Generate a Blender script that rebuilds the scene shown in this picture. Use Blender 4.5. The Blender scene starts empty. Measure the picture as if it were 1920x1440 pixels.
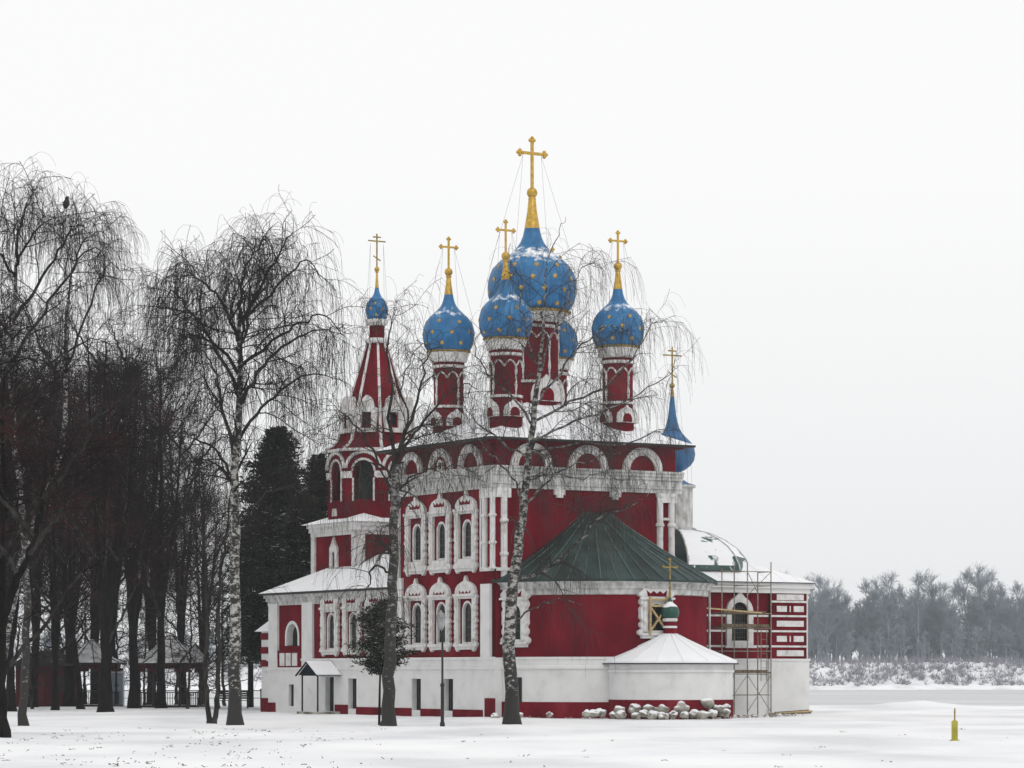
import bpy, bmesh, math, random
import numpy as np
from mathutils import Vector, Matrix, noise
from mathutils.geometry import tessellate_polygon
R = math.radians
PI = math.pi
scene = bpy.context.scene
C = scene.collection

# ------------------------------------------------------------------ camera
FPX = 5660.0                      # focal length in photo pixels (1920 wide)
HCAM = 2.1
HOR = 1262.0
cam_d = bpy.data.cameras.new('camera')
cam_d.sensor_width = 36.0
cam_d.lens = 36.0 * FPX / 1920.0
cam_d.shift_y = (HOR - 720.0) / 1920.0
cam_d.clip_start = 0.5
cam_d.clip_end = 6000
cam = bpy.data.objects.new('camera', cam_d)
cam.location = (0, 0, HCAM)
cam.rotation_euler = (R(90), 0, 0)
C.objects.link(cam)
scene.camera = cam

# ------------------------------------------------------------------ light
SUN_EL, SUN_AZ = 42.0, 25.0       # elevation, degrees right of straight behind the camera
w = bpy.data.worlds.new('World')
scene.world = w
w.use_nodes = True
nt = w.node_tree
nt.nodes.clear()
out = nt.nodes.new('ShaderNodeOutputWorld')
bg = nt.nodes.new('ShaderNodeBackground')
sky = nt.nodes.new('ShaderNodeTexSky')
sky.sky_type = 'NISHITA'
sky.sun_disc = False
sky.sun_elevation = R(SUN_EL)
sky.sun_rotation = R(180 - SUN_AZ)
sky.dust_density = 4.0
hsv = nt.nodes.new('ShaderNodeHueSaturation')
hsv.inputs['Saturation'].default_value = 0.12
mx = nt.nodes.new('ShaderNodeMix')
mx.data_type = 'RGBA'
mx.inputs[0].default_value = 0.90
# overcast cloud deck: pale, a little greyer low down
tc = nt.nodes.new('ShaderNodeTexCoord')
sp = nt.nodes.new('ShaderNodeSeparateXYZ')
rp = nt.nodes.new('ShaderNodeValToRGB')
rp.color_ramp.elements[0].position = 0.0
rp.color_ramp.elements[0].color = (8.9, 9.0, 9.1, 1)
rp.color_ramp.elements[1].position = 0.16
rp.color_ramp.elements[1].color = (10.3, 10.3, 10.3, 1)
nt.links.new(tc.outputs['Generated'], sp.inputs[0])
nt.links.new(sp.outputs['Z'], rp.inputs[0])
nt.links.new(sky.outputs[0], hsv.inputs['Color'])
nt.links.new(hsv.outputs[0], mx.inputs[6])
nt.links.new(rp.outputs[0], mx.inputs[7])
nt.links.new(mx.outputs[2], bg.inputs[0])
bg.inputs[1].default_value = 0.10
nt.links.new(bg.outputs[0], out.inputs[0])

sun_d = bpy.data.lights.new('sun', 'SUN')
sun_d.energy = 0.5
sun_d.angle = R(20)
sun_d.color = (1.0, 0.97, 0.93)
sun = bpy.data.objects.new('sun', sun_d)
sun.rotation_euler = (R(90 - SUN_EL), 0, R(SUN_AZ))
C.objects.link(sun)
scene.view_settings.view_transform = 'Standard'
scene.view_settings.look = 'None'
scene.view_settings.exposure = 0.0
scene.view_settings.gamma = 1.0
scene.view_settings.use_curve_mapping = False
scene.cycles.max_bounces = 6
scene.cycles.volume_bounces = 1

# ------------------------------------------------------------------ materials
def newmat(name):
    m = bpy.data.materials.new(name)
    m.use_nodes = True
    return m, m.node_tree, m.node_tree.nodes['Principled BSDF']

def N(nt, t, **kw):
    n = nt.nodes.new(t)
    for k, v in kw.items():
        setattr(n, k, v)
    return n

def noisy(name, cols, scale=3.0, rough=0.8, bump=0.0, bscale=None, stretch=(1, 1, 1), detail=5, pos=(0.35, 0.65), metal=0.0, spec=0.3, coord='Object'):
    m, t, b = newmat(name)
    tc = N(t, 'ShaderNodeTexCoord')
    mp = N(t, 'ShaderNodeMapping')
    mp.inputs['Scale'].default_value = stretch
    t.links.new(tc.outputs[coord], mp.inputs[0])
    nz = N(t, 'ShaderNodeTexNoise')
    nz.inputs['Scale'].default_value = scale
    nz.inputs['Detail'].default_value = detail
    t.links.new(mp.outputs[0], nz.inputs['Vector'])
    rp = N(t, 'ShaderNodeValToRGB')
    el = rp.color_ramp.elements
    n = len(cols)
    el[0].position, el[1].position = pos[0], pos[1]
    el[0].color = (*cols[0], 1)
    el[1].color = (*cols[-1], 1)
    for i in range(1, n - 1):
        e = el.new(pos[0] + (pos[1] - pos[0]) * i / (n - 1))
        e.color = (*cols[i], 1)
    t.links.new(nz.outputs['Fac'], rp.inputs[0])
    t.links.new(rp.outputs[0], b.inputs['Base Color'])
    b.inputs['Roughness'].default_value = rough
    b.inputs['Metallic'].default_value = metal
    b.inputs['Specular IOR Level'].default_value = spec
    if bump:
        n2 = N(t, 'ShaderNodeTexNoise')
        n2.inputs['Scale'].default_value = bscale or scale * 4
        n2.inputs['Detail'].default_value = 4
        t.links.new(mp.outputs[0], n2.inputs['Vector'])
        bp = N(t, 'ShaderNodeBump')
        bp.inputs['Strength'].default_value = bump
        bp.inputs['Distance'].default_value = 0.05
        t.links.new(n2.outputs['Fac'], bp.inputs['Height'])
        t.links.new(bp.outputs[0], b.inputs['Normal'])
    return m

def snowy(m, color=(0.84, 0.85, 0.87), lo=0.55, hi=0.75, nscale=1.5, amount=0.5):
    """lay real snow over a material where its faces point up, broken by noise"""
    t = m.node_tree
    b = t.nodes['Principled BSDF']
    src = b.inputs['Base Color'].links[0].from_socket
    g = N(t, 'ShaderNodeNewGeometry')
    s = N(t, 'ShaderNodeSeparateXYZ')
    t.links.new(g.outputs['Normal'], s.inputs[0])
    tc = N(t, 'ShaderNodeTexCoord')
    nz = N(t, 'ShaderNodeTexNoise')
    nz.inputs['Scale'].default_value = nscale
    nz.inputs['Detail'].default_value = 6
    t.links.new(tc.outputs['Object'], nz.inputs['Vector'])
    ma = N(t, 'ShaderNodeMath', operation='MULTIPLY_ADD')
    t.links.new(nz.outputs['Fac'], ma.inputs[0])
    ma.inputs[1].default_value = amount
    t.links.new(s.outputs['Z'], ma.inputs[2])
    mr = N(t, 'ShaderNodeMapRange')
    mr.inputs['From Min'].default_value = lo + amount * 0.5
    mr.inputs['From Max'].default_value = hi + amount * 0.5
    t.links.new(ma.outputs[0], mr.inputs['Value'])
    mix = N(t, 'ShaderNodeMix', data_type='RGBA')
    t.links.new(mr.outputs[0], mix.inputs[0])
    t.links.new(src, mix.inputs[6])
    mix.inputs[7].default_value = (*color, 1)
    t.links.new(mix.outputs[2], b.inputs['Base Color'])
    return m

M = {}
M['red'] = noisy('red_plaster', [(0.075, 0.005, 0.010), (0.120, 0.005, 0.012), (0.165, 0.008, 0.017), (0.205, 0.028, 0.036)], 0.75, 0.9, 0.35, 14, stretch=(1, 1, .6), pos=(0.28, 0.78), spec=0.06, detail=9)
M['white'] = noisy('white_limewash', [(0.56, 0.56, 0.55), (0.65, 0.65, 0.64), (0.69, 0.69, 0.685)], 1.3, 0.9, 0.3, 18, pos=(0.25, 0.6), spec=0.1)
M['trim'] = noisy('white_carved_trim', [(0.44, 0.43, 0.41), (0.60, 0.59, 0.57), (0.67, 0.665, 0.66)], 3.0, 0.9, 0.5, 22, pos=(0.28, 0.58), spec=0.1)
M['grime'] = noisy('weathered_white_cornice', [(0.24, 0.24, 0.22), (0.44, 0.44, 0.43), (0.60, 0.60, 0.59)], 3.5, 0.9, 0.4, 20, stretch=(1, 1, 0.45), pos=(0.3, 0.66), spec=0.1)
M['snow'] = noisy('snow', [(0.80, 0.81, 0.83), (0.88, 0.885, 0.90)], 0.5, 0.9, 0.35, 3, spec=0.1)
M['groundsnow'] = noisy('trodden_ground_snow', [(0.68, 0.69, 0.71), (0.82, 0.825, 0.84), (0.89, 0.895, 0.90)], 0.16, 0.9, 0.7, 2.2, spec=0.1, detail=9, stretch=(1, .5, 1))
M['blue'] = noisy('blue_dome_paint', [(0.014, 0.105, 0.25), (0.026, 0.17, 0.37)], 1.6, 0.45, 0.15, 6, spec=0.35)
M['blue2'] = noisy('blue_dome_paint_slate', [(0.035, 0.085, 0.16), (0.035, 0.15, 0.33)], 1.2, 0.5, 0.15, 6, spec=0.35)
M['gold'] = noisy('gilding', [(0.42, 0.25, 0.035), (0.62, 0.40, 0.07)], 6, 0.38, 0.1, metal=0.45, spec=0.5)
M['golddark'] = noisy('old_gilding', [(0.20, 0.15, 0.05), (0.40, 0.28, 0.08)], 8, 0.5, 0.1, metal=0.4)
M['green'] = noisy('green_sheet_metal', [(0.011, 0.022, 0.020), (0.020, 0.038, 0.034), (0.036, 0.062, 0.057)], 0.8, 0.55, 0.2, 5, stretch=(1, 1, .5), spec=0.2)
M['greenseam'] = noisy('green_metal_seam', [(0.05, 0.09, 0.083), (0.10, 0.15, 0.14)], 3, 0.5)
M['greenball'] = noisy('green_paint', [(0.008, 0.05, 0.035), (0.015, 0.075, 0.055)], 3, 0.35)
M['glass'] = noisy('dark_window_glass', [(0.004, 0.006, 0.006), (0.012, 0.015, 0.014)], 2, 0.35, spec=0.15)
M['bars'] = noisy('window_bars', [(0.045, 0.045, 0.045), (0.10, 0.10, 0.09)], 5, 0.6)
M['darkdoor'] = noisy('dark_door', [(0.008, 0.008, 0.008), (0.02, 0.018, 0.016)], 4, 0.7, stretch=(1, 1, .2))
M['iron'] = noisy('black_iron', [(0.010, 0.010, 0.011), (0.022, 0.021, 0.020)], 8, 0.55)
M['canopy'] = noisy('canopy_blue_board', [(0.005, 0.009, 0.014), (0.010, 0.018, 0.026)], 6, 0.9, spec=0.05)
M['tube'] = noisy('scaffold_tube', [(0.16, 0.15, 0.12), (0.32, 0.30, 0.25)], 6, 0.6, metal=0.3)
M['wood'] = noisy('raw_timber', [(0.30, 0.21, 0.10), (0.48, 0.36, 0.19)], 5, 0.8, stretch=(1, 1, 4))
M['oldwood'] = noisy('weathered_board', [(0.07, 0.05, 0.03), (0.17, 0.13, 0.085)], 6, 0.85)
M['stone'] = snowy(noisy('pale_limestone', [(0.10, 0.09, 0.075), (0.30, 0.285, 0.25), (0.44, 0.42, 0.37)], 2.2, 0.9, 0.6, 9), lo=0.30, hi=0.62)
M['yellow'] = noisy('yellow_paint', [(0.30, 0.27, 0.03), (0.42, 0.38, 0.05)], 4, 0.6)
M['redwood'] = noisy('dark_red_boards', [(0.035, 0.003, 0.006), (0.075, 0.006, 0.012)], 2, 0.8, stretch=(6, 6, .5))
M['darkwood'] = noisy('dark_stained_wood', [(0.012, 0.009, 0.009), (0.03, 0.02, 0.018)], 5, 0.8)
M['lampglass'] = noisy('milky_lamp_glass', [(0.22, 0.23, 0.235), (0.32, 0.33, 0.335)], 3, 0.3)
M['chain'] = noisy('steel_chain', [(0.16, 0.16, 0.16), (0.26, 0.26, 0.26)], 8, 0.6)
M['far'] = noisy('far_wood_haze_tint', [(0.21, 0.255, 0.30), (0.29, 0.325, 0.36)], 0.2, 0.95)  # bare wood colour lightened to blue-grey, distance haze painted into it
M['twig'] = noisy('dark_twigs', [(0.012, 0.010, 0.010), (0.028, 0.023, 0.021)], 0.4, 0.9, spec=0.1)
M['twigpale'] = noisy('pale_brown_twigs', [(0.028, 0.024, 0.022), (0.07, 0.062, 0.055)], 0.6, 0.9, spec=0.1)
M['twigred'] = noisy('reddish_twigs', [(0.008, 0.006, 0.006), (0.016, 0.008, 0.008), (0.075, 0.020, 0.018)], 0.35, 0.9, spec=0.1, pos=(0.42, 0.68))
M['darkbark'] = snowy(noisy('dark_furrowed_bark', [(0.004, 0.0035, 0.0035), (0.013, 0.011, 0.010)], 5, 0.95, 0.8, 14, stretch=(1, 1, .25), spec=0.1), lo=0.75, hi=0.95)
M['greybark'] = noisy('grey_bark', [(0.014, 0.013, 0.012), (0.05, 0.047, 0.042)], 5, 0.95, 0.8, 14, stretch=(1, 1, .3), spec=0.1)
M['needle'] = snowy(noisy('conifer_needles', [(0.004, 0.006, 0.004), (0.010, 0.014, 0.008), (0.030, 0.038, 0.022)], 0.7, 0.9, spec=0.1), lo=0.90, hi=1.15, amount=0.7, nscale=0.6)
M['needle2'] = snowy(noisy('young_pine_needles', [(0.006, 0.012, 0.006), (0.022, 0.032, 0.015)], 1.2, 0.9, spec=0.1), lo=0.80, hi=1.0, amount=0.6, nscale=1.6)
M['ice'] = noisy('grey_river_ice', [(0.47, 0.48, 0.49), (0.62, 0.63, 0.64)], 0.02, 0.7, stretch=(.5, 3, 1))
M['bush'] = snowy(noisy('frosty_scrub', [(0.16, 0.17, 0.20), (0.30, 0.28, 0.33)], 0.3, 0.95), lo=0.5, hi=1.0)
M['weed'] = noisy('dry_weed', [(0.05, 0.04, 0.03), (0.12, 0.095, 0.07)], 2, 0.9)
M['housewall'] = noisy('pale_far_wall', [(0.35, 0.35, 0.36), (0.45, 0.45, 0.46)], .5, 0.9)
M['roofsnow'] = snowy(noisy('sheet_roof_grey', [(0.20, 0.21, 0.21), (0.33, 0.34, 0.34)], 1.2, 0.7), lo=0.05, hi=0.28, amount=1.35, nscale=1.3)
M['chapelsnow'] = snowy(noisy('green_roof_part_snow', [(0.02, 0.055, 0.046), (0.05, 0.10, 0.09)], 0.8, 0.5), lo=0.42, hi=0.50, amount=2.6, nscale=0.75)
snowy(M['blue'], lo=0.70, hi=0.86, amount=0.75, nscale=3.0)
snowy(M['darkwood'], lo=0.8, hi=0.9)

def birch_bark(name, dark_to, light=(0.40, 0.39, 0.365), cover=0.475):
    m, t, b = newmat(name)
    tc = N(t, 'ShaderNodeTexCoord')
    mp = N(t, 'ShaderNodeMapping')
    mp.inputs['Scale'].default_value = (4.0, 4.0, 6.5)
    t.links.new(tc.outputs['Object'], mp.inputs[0])
    n1 = N(t, 'ShaderNodeTexNoise'); n1.inputs['Scale'].default_value = 1.1; n1.inputs['Detail'].default_value = 6; n1.inputs['Roughness'].default_value = .68
    t.links.new(mp.outputs[0], n1.inputs['Vector'])
    s = N(t, 'ShaderNodeSeparateXYZ'); t.links.new(tc.outputs['Object'], s.inputs[0])
    mr = N(t, 'ShaderNodeMapRange')           # the foot of an old birch is black and corky
    mr.inputs['From Min'].default_value = 0.5; mr.inputs['From Max'].default_value = dark_to
    mr.inputs['To Min'].default_value = 0.15; mr.inputs['To Max'].default_value = 0.0
    t.links.new(s.outputs['Z'], mr.inputs['Value'])
    ad = N(t, 'ShaderNodeMath', operation='ADD')
    t.links.new(n1.outputs['Fac'], ad.inputs[0]); t.links.new(mr.outputs[0], ad.inputs[1])
    rp = N(t, 'ShaderNodeValToRGB')
    rp.color_ramp.elements[0].position = cover - .05; rp.color_ramp.elements[0].color = (*light, 1)
    rp.color_ramp.elements[1].position = cover + .05; rp.color_ramp.elements[1].color = (0.022, 0.02, 0.018, 1)
    t.links.new(ad.outputs[0], rp.inputs[0])
    t.links.new(rp.outputs[0], b.inputs['Base Color'])
    b.inputs['Roughness'].default_value = 0.9
    bp = N(t, 'ShaderNodeBump'); bp.inputs['Strength'].default_value = .5; bp.inputs['Distance'].default_value = .04
    t.links.new(n1.outputs['Fac'], bp.inputs['Height']); t.links.new(bp.outputs[0], b.inputs['Normal'])
    return m
M['birch'] = birch_bark('birch_bark', 3.2)
M['birchgrey'] = birch_bark('grey_birch_bark', 9.0, (0.22, 0.22, 0.21), 0.49)

# ------------------------------------------------------------------ helpers
class MB:
    """collects geometry for ONE mesh object"""
    def __init__(s):
        s.v = []; s.f = []; s.m = []; s.sm = []
    def add(s, vs, fs, mi=0, smooth=False):
        o = len(s.v)
        s.v += [tuple(p) for p in vs]
        for f in fs:
            s.f.append(tuple(i + o for i in f)); s.m.append(mi); s.sm.append(smooth)
    def box(s, x0, x1, y0, y1, z0, z1, mi=0):
        s.add([(x, y, z) for z in (z0, z1) for y in (y0, y1) for x in (x0, x1)],
              [(0, 2, 3, 1), (4, 5, 7, 6), (0, 1, 5, 4), (2, 6, 7, 3), (0, 4, 6, 2), (1, 3, 7, 5)], mi)
    def fbox(s, F, w0, w1, h0, h1, d0, d1, mi=0):
        s.add([F.p(a, h, d) for d in (d0, d1) for h in (h0, h1) for a in (w0, w1)],
              [(0, 2, 3, 1), (4, 5, 7, 6), (0, 1, 5, 4), (2, 6, 7, 3), (0, 4, 6, 2), (1, 3, 7, 5)], mi)
    def plate(s, F, outer, holes, d0, d1, mi=0, back=False):
        loops = [outer] + list(holes)
        tris = tessellate_polygon([[Vector((a, b, 0)) for a, b in l] for l in loops])
        flat = [q for l in loops for q in l]
        n = len(flat)
        vs = [F.p(a, b, d1) for a, b in flat] + [F.p(a, b, d0) for a, b in flat]
        fs = [tuple(t) for t in tris]
        if back: fs += [tuple(i + n for i in reversed(t)) for t in tris]
        o = 0
        for l in loops:
            k = len(l)
            for i in range(k):
                j = (i + 1) % k
                fs.append((o + i, o + j, o + j + n, o + i + n))
            o += k
        s.add(vs, fs, mi)
    def lathe(s, c, prof, seg=24, mi=0, smooth=True, a0=0.0, a1=2 * PI, rot=0.0, sx=1, sy=1):
        full = abs(a1 - a0 - 2 * PI) < 1e-6
        n = seg if full else seg + 1
        vs = []
        for r, z in prof:
            for i in range(n):
                a = a0 + (a1 - a0) * i / seg + rot
                vs.append((c[0] + r * sx * math.cos(a), c[1] + r * sy * math.sin(a), c[2] + z))
        fs = []
        for k in range(len(prof) - 1):
            for i in range(seg):
                j = (i + 1) % n if full else i + 1
                fs.append((k * n + i, k * n + j, (k + 1) * n + j, (k + 1) * n + i))
        s.add(vs, fs, mi, smooth)
    def tube(s, pts, rad, k=6, mi=0, smooth=True):
        pts = [Vector(p) for p in pts]
        n = len(pts)
        rad = rad if isinstance(rad, (list, tuple)) else [rad] * n
        vs = []
        for i, p in enumerate(pts):
            t = (pts[min(i + 1, n - 1)] - pts[max(i - 1, 0)]).normalized()
            ref = Vector((1, 0, 0)) if abs(t.x) < .8 else Vector((0, 1, 0))
            a = t.cross(ref).normalized(); b = t.cross(a)
            for q in range(k):
                an = 2 * PI * q / k + PI / k
                vs.append(p + (a * math.cos(an) + b * math.sin(an)) * rad[i])
        fs = [(i * k + q, i * k + (q + 1) % k, (i + 1) * k + (q + 1) % k, (i + 1) * k + q) for i in range(n - 1) for q in range(k)]
        fs.append(tuple(range(k))); fs.append(tuple((n - 1) * k + q for q in reversed(range(k))))
        s.add(vs, fs, mi, smooth)
    def ball(s, c, r, mi=0, seg=12, sz=1.0):
        s.lathe(c, [(r * math.sin(PI * i / 8) + 1e-4, -r * sz * math.cos(PI * i / 8)) for i in range(9)], seg, mi)
    def build(s, name, mats, parent=None, loc=None):
        me = bpy.data.meshes.new(name)
        me.from_pydata([tuple(v) for v in s.v], [], s.f)
        for m in (mats if isinstance(mats, (list, tuple)) else [mats]):
            me.materials.append(M[m] if isinstance(m, str) else m)
        me.polygons.foreach_set('material_index', s.m)
        me.polygons.foreach_set('use_smooth', s.sm)
        bm = bmesh.new(); bm.from_mesh(me)
        bmesh.ops.recalc_face_normals(bm, faces=bm.faces)
        bm.to_mesh(me); bm.free()
        me.update()
        o = bpy.data.objects.new(name, me)
        C.objects.link(o)
        if parent is not None: o.parent = parent
        if loc is not None: o.location = loc
        return o

class Fr:
    """a facade frame: w along the wall, h up, d outward"""
    def __init__(s, o, t, n):
        s.o = Vector(o); s.t = Vector(t).normalized(); s.n = Vector(n).normalized()
    def p(s, w_, h, d):
        q = s.o + s.t * w_ + s.n * d
        return (q.x, q.y, q.z + h)

def empty(name, loc, rz=0.0):
    o = bpy.data.objects.new(name, None)
    o.empty_display_size = .5
    C.objects.link(o); o.location = loc; o.rotation_euler = (0, 0, rz)
    return o
def tag(o, label, cat, group=None):
    o['label'] = label; o['category'] = cat
    if group: o['group'] = group
    return o
def kind(o, k):
    o['kind'] = k
    return o
def copy_tree(o, parent=None):
    c = o.copy(); C.objects.link(c)
    if parent is not None: c.parent = parent
    for ch in list(o.children):
        if ch.name in C.objects: copy_tree(ch, c)
    return c
def at(px, py, Y):
    return Vector(((px - 960) / FPX * Y, Y, HCAM + (HOR - py) / FPX * Y))
def gx(px, Y): return (px - 960) / FPX * Y

def arch(wc, half, h0, hs, n=10, ry=None):
    ry = half if ry is None else ry
    return [(wc - half, h0), (wc + half, h0)] + [(wc + half * math.cos(PI * i / n), hs + ry * math.sin(PI * i / n)) for i in range(n + 1)]
def rect(w0, w1, h0, h1): return [(w0, h0), (w1, h0), (w1, h1), (w0, h1)]
# ------------------------------------------------------------------ ground, river, far bank
def fbm(x, y, s):
    return noise.noise(Vector((x * s, y * s, 3.7)))
def ground_z(x, y):
    if y < 206:
        z = 0.05 * fbm(x, y, .11) + 0.03 * fbm(x, y, .5)
        if y < 120: z += 0.10 * fbm(x, y, .07) * min(1, (120 - y) / 15)
        if y < 125: z += 0.03 * fbm(x, y, 1.7) + 0.035 * abs(fbm(x, y * .6, .45))
        z += 0.36 * math.exp(-((x - 25.2) / 2.6) ** 2 - ((y - 187) / 5) ** 2) * (1 + .3 * fbm(x, y, .9))
        z += 0.16 * math.exp(-((x + 14) / 5.5) ** 2 - ((y - 131) / 5) ** 2)
        if y > 196: z -= (y - 196) * 0.05
        return z
    if y < 216: return -0.5 - (y - 206) * 0.33
    if y < 905: return -3.8
    if y < 975:
        k = (y - 905) / 70
        return -3.8 + 9.5 * k * k * (3 - 2 * k) + .9 * fbm(x, y, .06)
    return 5.6 + .5 * fbm(x, y, .01)
def build_ground():
    xs = sorted(set([-700, -500, -350, -250, -180, -120, -90, -70, -50] + [round(-34 + i * .45, 3) for i in range(0, 155)] + [45, 60, 80] + [90 + 10 * i for i in range(0, 10)] + [220, 260, 320, 400, 550, 700]))
    ys = sorted(set([-30, 0, 30, 50] + [round(60 + i * .4, 3) for i in range(0, 160)] + [125 + 1.2 * i for i in range(0, 60)] + [200, 203, 206, 209, 212, 216, 240, 400, 700, 895, 905, 912, 920, 928, 936, 944, 952, 960, 968, 976, 1000, 1100, 1350]))
    nx, ny = len(xs), len(ys)
    vs = [(x, y, ground_z(x, y)) for y in ys for x in xs]
    fs = [(j * nx + i, j * nx + i + 1, (j + 1) * nx + i + 1, (j + 1) * nx + i) for j in range(ny - 1) for i in range(nx - 1)]
    b = MB(); b.add(vs, fs, 0, True)
    return kind(b.build('ground', 'groundsnow'), 'structure')
build_ground()
b = MB()
b.add([(-690, 208, -3.0), (690, 208, -3.0), (690, 925, -3.0), (-690, 925, -3.0)], [(0, 1, 2, 3)])
kind(b.build('river', 'ice'), 'structure')

# ------------------------------------------------------------------ the church
TH = R(30.7)
D0 = 141.5
ch = empty('church', (gx(930, D0), D0, 0), TH)
tag(ch, 'red and white Orthodox church with starry blue onion domes and tent roofed bell tower', 'church')
S = Fr((0, 0, 0), (0, 1, 0), (-1, 0, 0))      # long face running back to the left
E = Fr((0, 0, 0), (1, 0, 0), (0, -1, 0))      # end face with the apse
CV = 4.5
CE = Fr((0, CV, 0), (1, 0, 0), (0, -1, 0))    # wall of the chapel on the right
U1, V1 = 10.1, 9.95                           # size of the main cube
VR = 23.9                                     # far end of the low refectory

# --- windows
def surround(F, wc, zb, zt, hw=1.06, rec=(.66, .60, 2.74), win=(.36, .70, 2.02), crown=.58, ogee=True, mat='trim', d=.16, notch=True):
    """carved white surround: bumpy sides, ogee gable with a red notched crown, recess, pane"""
    b = MB()
    sh = zt - (.85 if ogee else .0)
    side = []
    n = 26
    for i in range(n + 1):
        h = zb + .1 + (sh - zb - .1) * i / n
        bump = .035 * (1 if i % 3 else -1) + (.07 if i in (1, 2, n - 1, n - 2, n // 2) else 0)
        side.append((hw - .06 + bump, h))
    outer = [(-hw + .15, zb), (-hw + .28, zb - .1), (-hw + .45, zb), (hw - .45, zb), (hw - .28, zb - .1), (hw - .15, zb)] + side
    if ogee:
        og = [(.98, .02), (.97, .2), (.88, .42), (.68, .60), (.40, .72), (.14, .80), (.10, .95)]
        s_ = .85
        outer += [(a * (hw / 1.06), sh + q * s_) for a, q in og] + [(0, sh + 1.1 * s_)] + [(-a * (hw / 1.06), sh + q * s_) for a, q in reversed(og)]
    outer += [(-a, h) for a, h in reversed(side)]
    outer = [(a + wc, h) for a, h in outer]
    rw, r0, r1 = rec
    hole = rect(wc - rw, wc + rw, zb + r0, zb + r1)
    b.plate(F, outer, [hole], .012, d)
    # a second, narrower carved layer standing proud: colonnettes, sill, lintel
    for sg in (-1, 1):
        x = wc + sg * (rw + (hw - rw) * .45)
        zz = [zb + .45 + (zt - zb - (1.55 if ogee else .75)) * k / 14 for k in range(15)]
        b.tube([F.p(x, z, d) for z in zz], [.075 + (.035 if k % 4 in (0, 1) else 0) for k in range(15)], 6)
    b.fbox(F, wc - hw * .92, wc + hw * .92, zb + .14, zb + .26, d + .003, d + .09)
    b.fbox(F, wc - hw * .94, wc + hw * .94, zb + r1 + .12, zb + r1 + .24, d + .003, d + .11)
    ww, w0, w1 = win
    # white reveal lining inside the deep opening
    b.plate(F, arch(wc, ww + .10, zb + w0 - .08, zb + w1), [arch(wc, ww, zb + w0, zb + w1)], -.13, .022)
    o = b.build('window', mat, ch)
    g = MB()
    g.plate(F, arch(wc, ww + .05, zb + w0 - .04, zb + w1), [], -.18, -.11)
    g.build('pane', 'glass', o)
    g = MB()
    g.fbox(F, wc - .025, wc + .025, zb + w0, zb + w1 + ww, -.105, -.08)
    for k in range(1, 5):
        h = zb + w0 + (w1 - w0 + ww * .7) * k / 5
        g.fbox(F, wc - ww + .01, wc + ww - .01, h - .02, h + .02, -.102, -.09)
    g.build('glazing_bars', 'bars', o)
    if notch:
        g = MB()
        z = zt - crown
        pts = [(-.5, 0), (.5, 0), (.56, .26), (.34, .10), (.17, .22), (0, .10), (-.17, .22), (-.34, .10), (-.56, .26)]
        g.plate(F, [(wc + a * hw / 1.06, z + q) for a, q in pts], [], d - .03, d + .004)
        g.build('carved_crown', 'red', o)
    return o
def hole_of(wc, zb, w=(.36, .70, 2.02)): return arch(wc, w[0] + .10, zb + w[1] - .08, zb + w[2])

UPW = dict(zb=6.95, zt=10.72, crown=.60)
LOW = dict(zb=3.22, zt=6.66, crown=.86, win=(.38, .36, 1.85), rec=(.66, .28, 2.42))
REF = dict(zb=3.05, zt=5.98, ogee=False, crown=.30, win=(.36, .34, 1.72), rec=(.58, .26, 2.2), hw=1.0)
WV = (2.68, 5.2, 7.62)
RV = (11.9, 14.35, 16.8)
for v in WV:
    surround(S, v, **UPW)
    surround(S, v, **LOW)
for v in RV:
    surround(S, v, **REF)

# --- red walls
b = MB()
holes = [hole_of(v, UPW['zb']) for v in WV] + [hole_of(v, LOW['zb'], LOW['win']) for v in WV]
b.plate(S, rect(0.02, V1, 2.83, 13.1), holes, -.5, 0)
b.build('wall', 'red', ch)
b = MB(); b.plate(E, rect(0.0, U1, 2.83, 13.1), [], -.5, 0); b.build('wall', 'red', ch)
b = MB(); b.box(U1 - .5, U1, .5, V1, 2.83, 13.1); b.box(.5, U1 - .5, V1 - .5, V1, 2.83, 13.1); b.build('wall', 'red', ch)
b = MB()
holes = [hole_of(v, REF['zb'], REF['win']) for v in RV] + [arch(21.3, .82, 3.55, 4.05)]
b.plate(S, rect(V1, VR, 2.83, 5.8), holes, -.5, 0)
b.box(.5, 14, VR - .5, VR, 2.83, 5.8)
b.build('wall', 'red', ch)
# blind arched niche near the far corner, with three small white squares under it
b = MB()
b.plate(S, arch(21.3, .82, 3.55, 4.05), [arch(21.3, .66, 3.55, 4.05)], -.45, .03)
o = b.build('niche', 'white', ch)
g = MB(); g.plate(S, arch(21.3, .7, 3.5, 4.05), [], -.44, -.36); g.build('pane', 'glass', o)
b = MB()
for k in range(3):
    b = MB(); b.fbox(S, 20.42 + k * .74, 20.98 + k * .74, 2.48, 3.16, .15, .19); b.build('white_panel', 'trim', ch)
b = MB(); b.fbox(S, 20.05, 22.78, 2.34, 3.3, .104, .152); b.build('wall_panel', 'red', ch)

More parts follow.
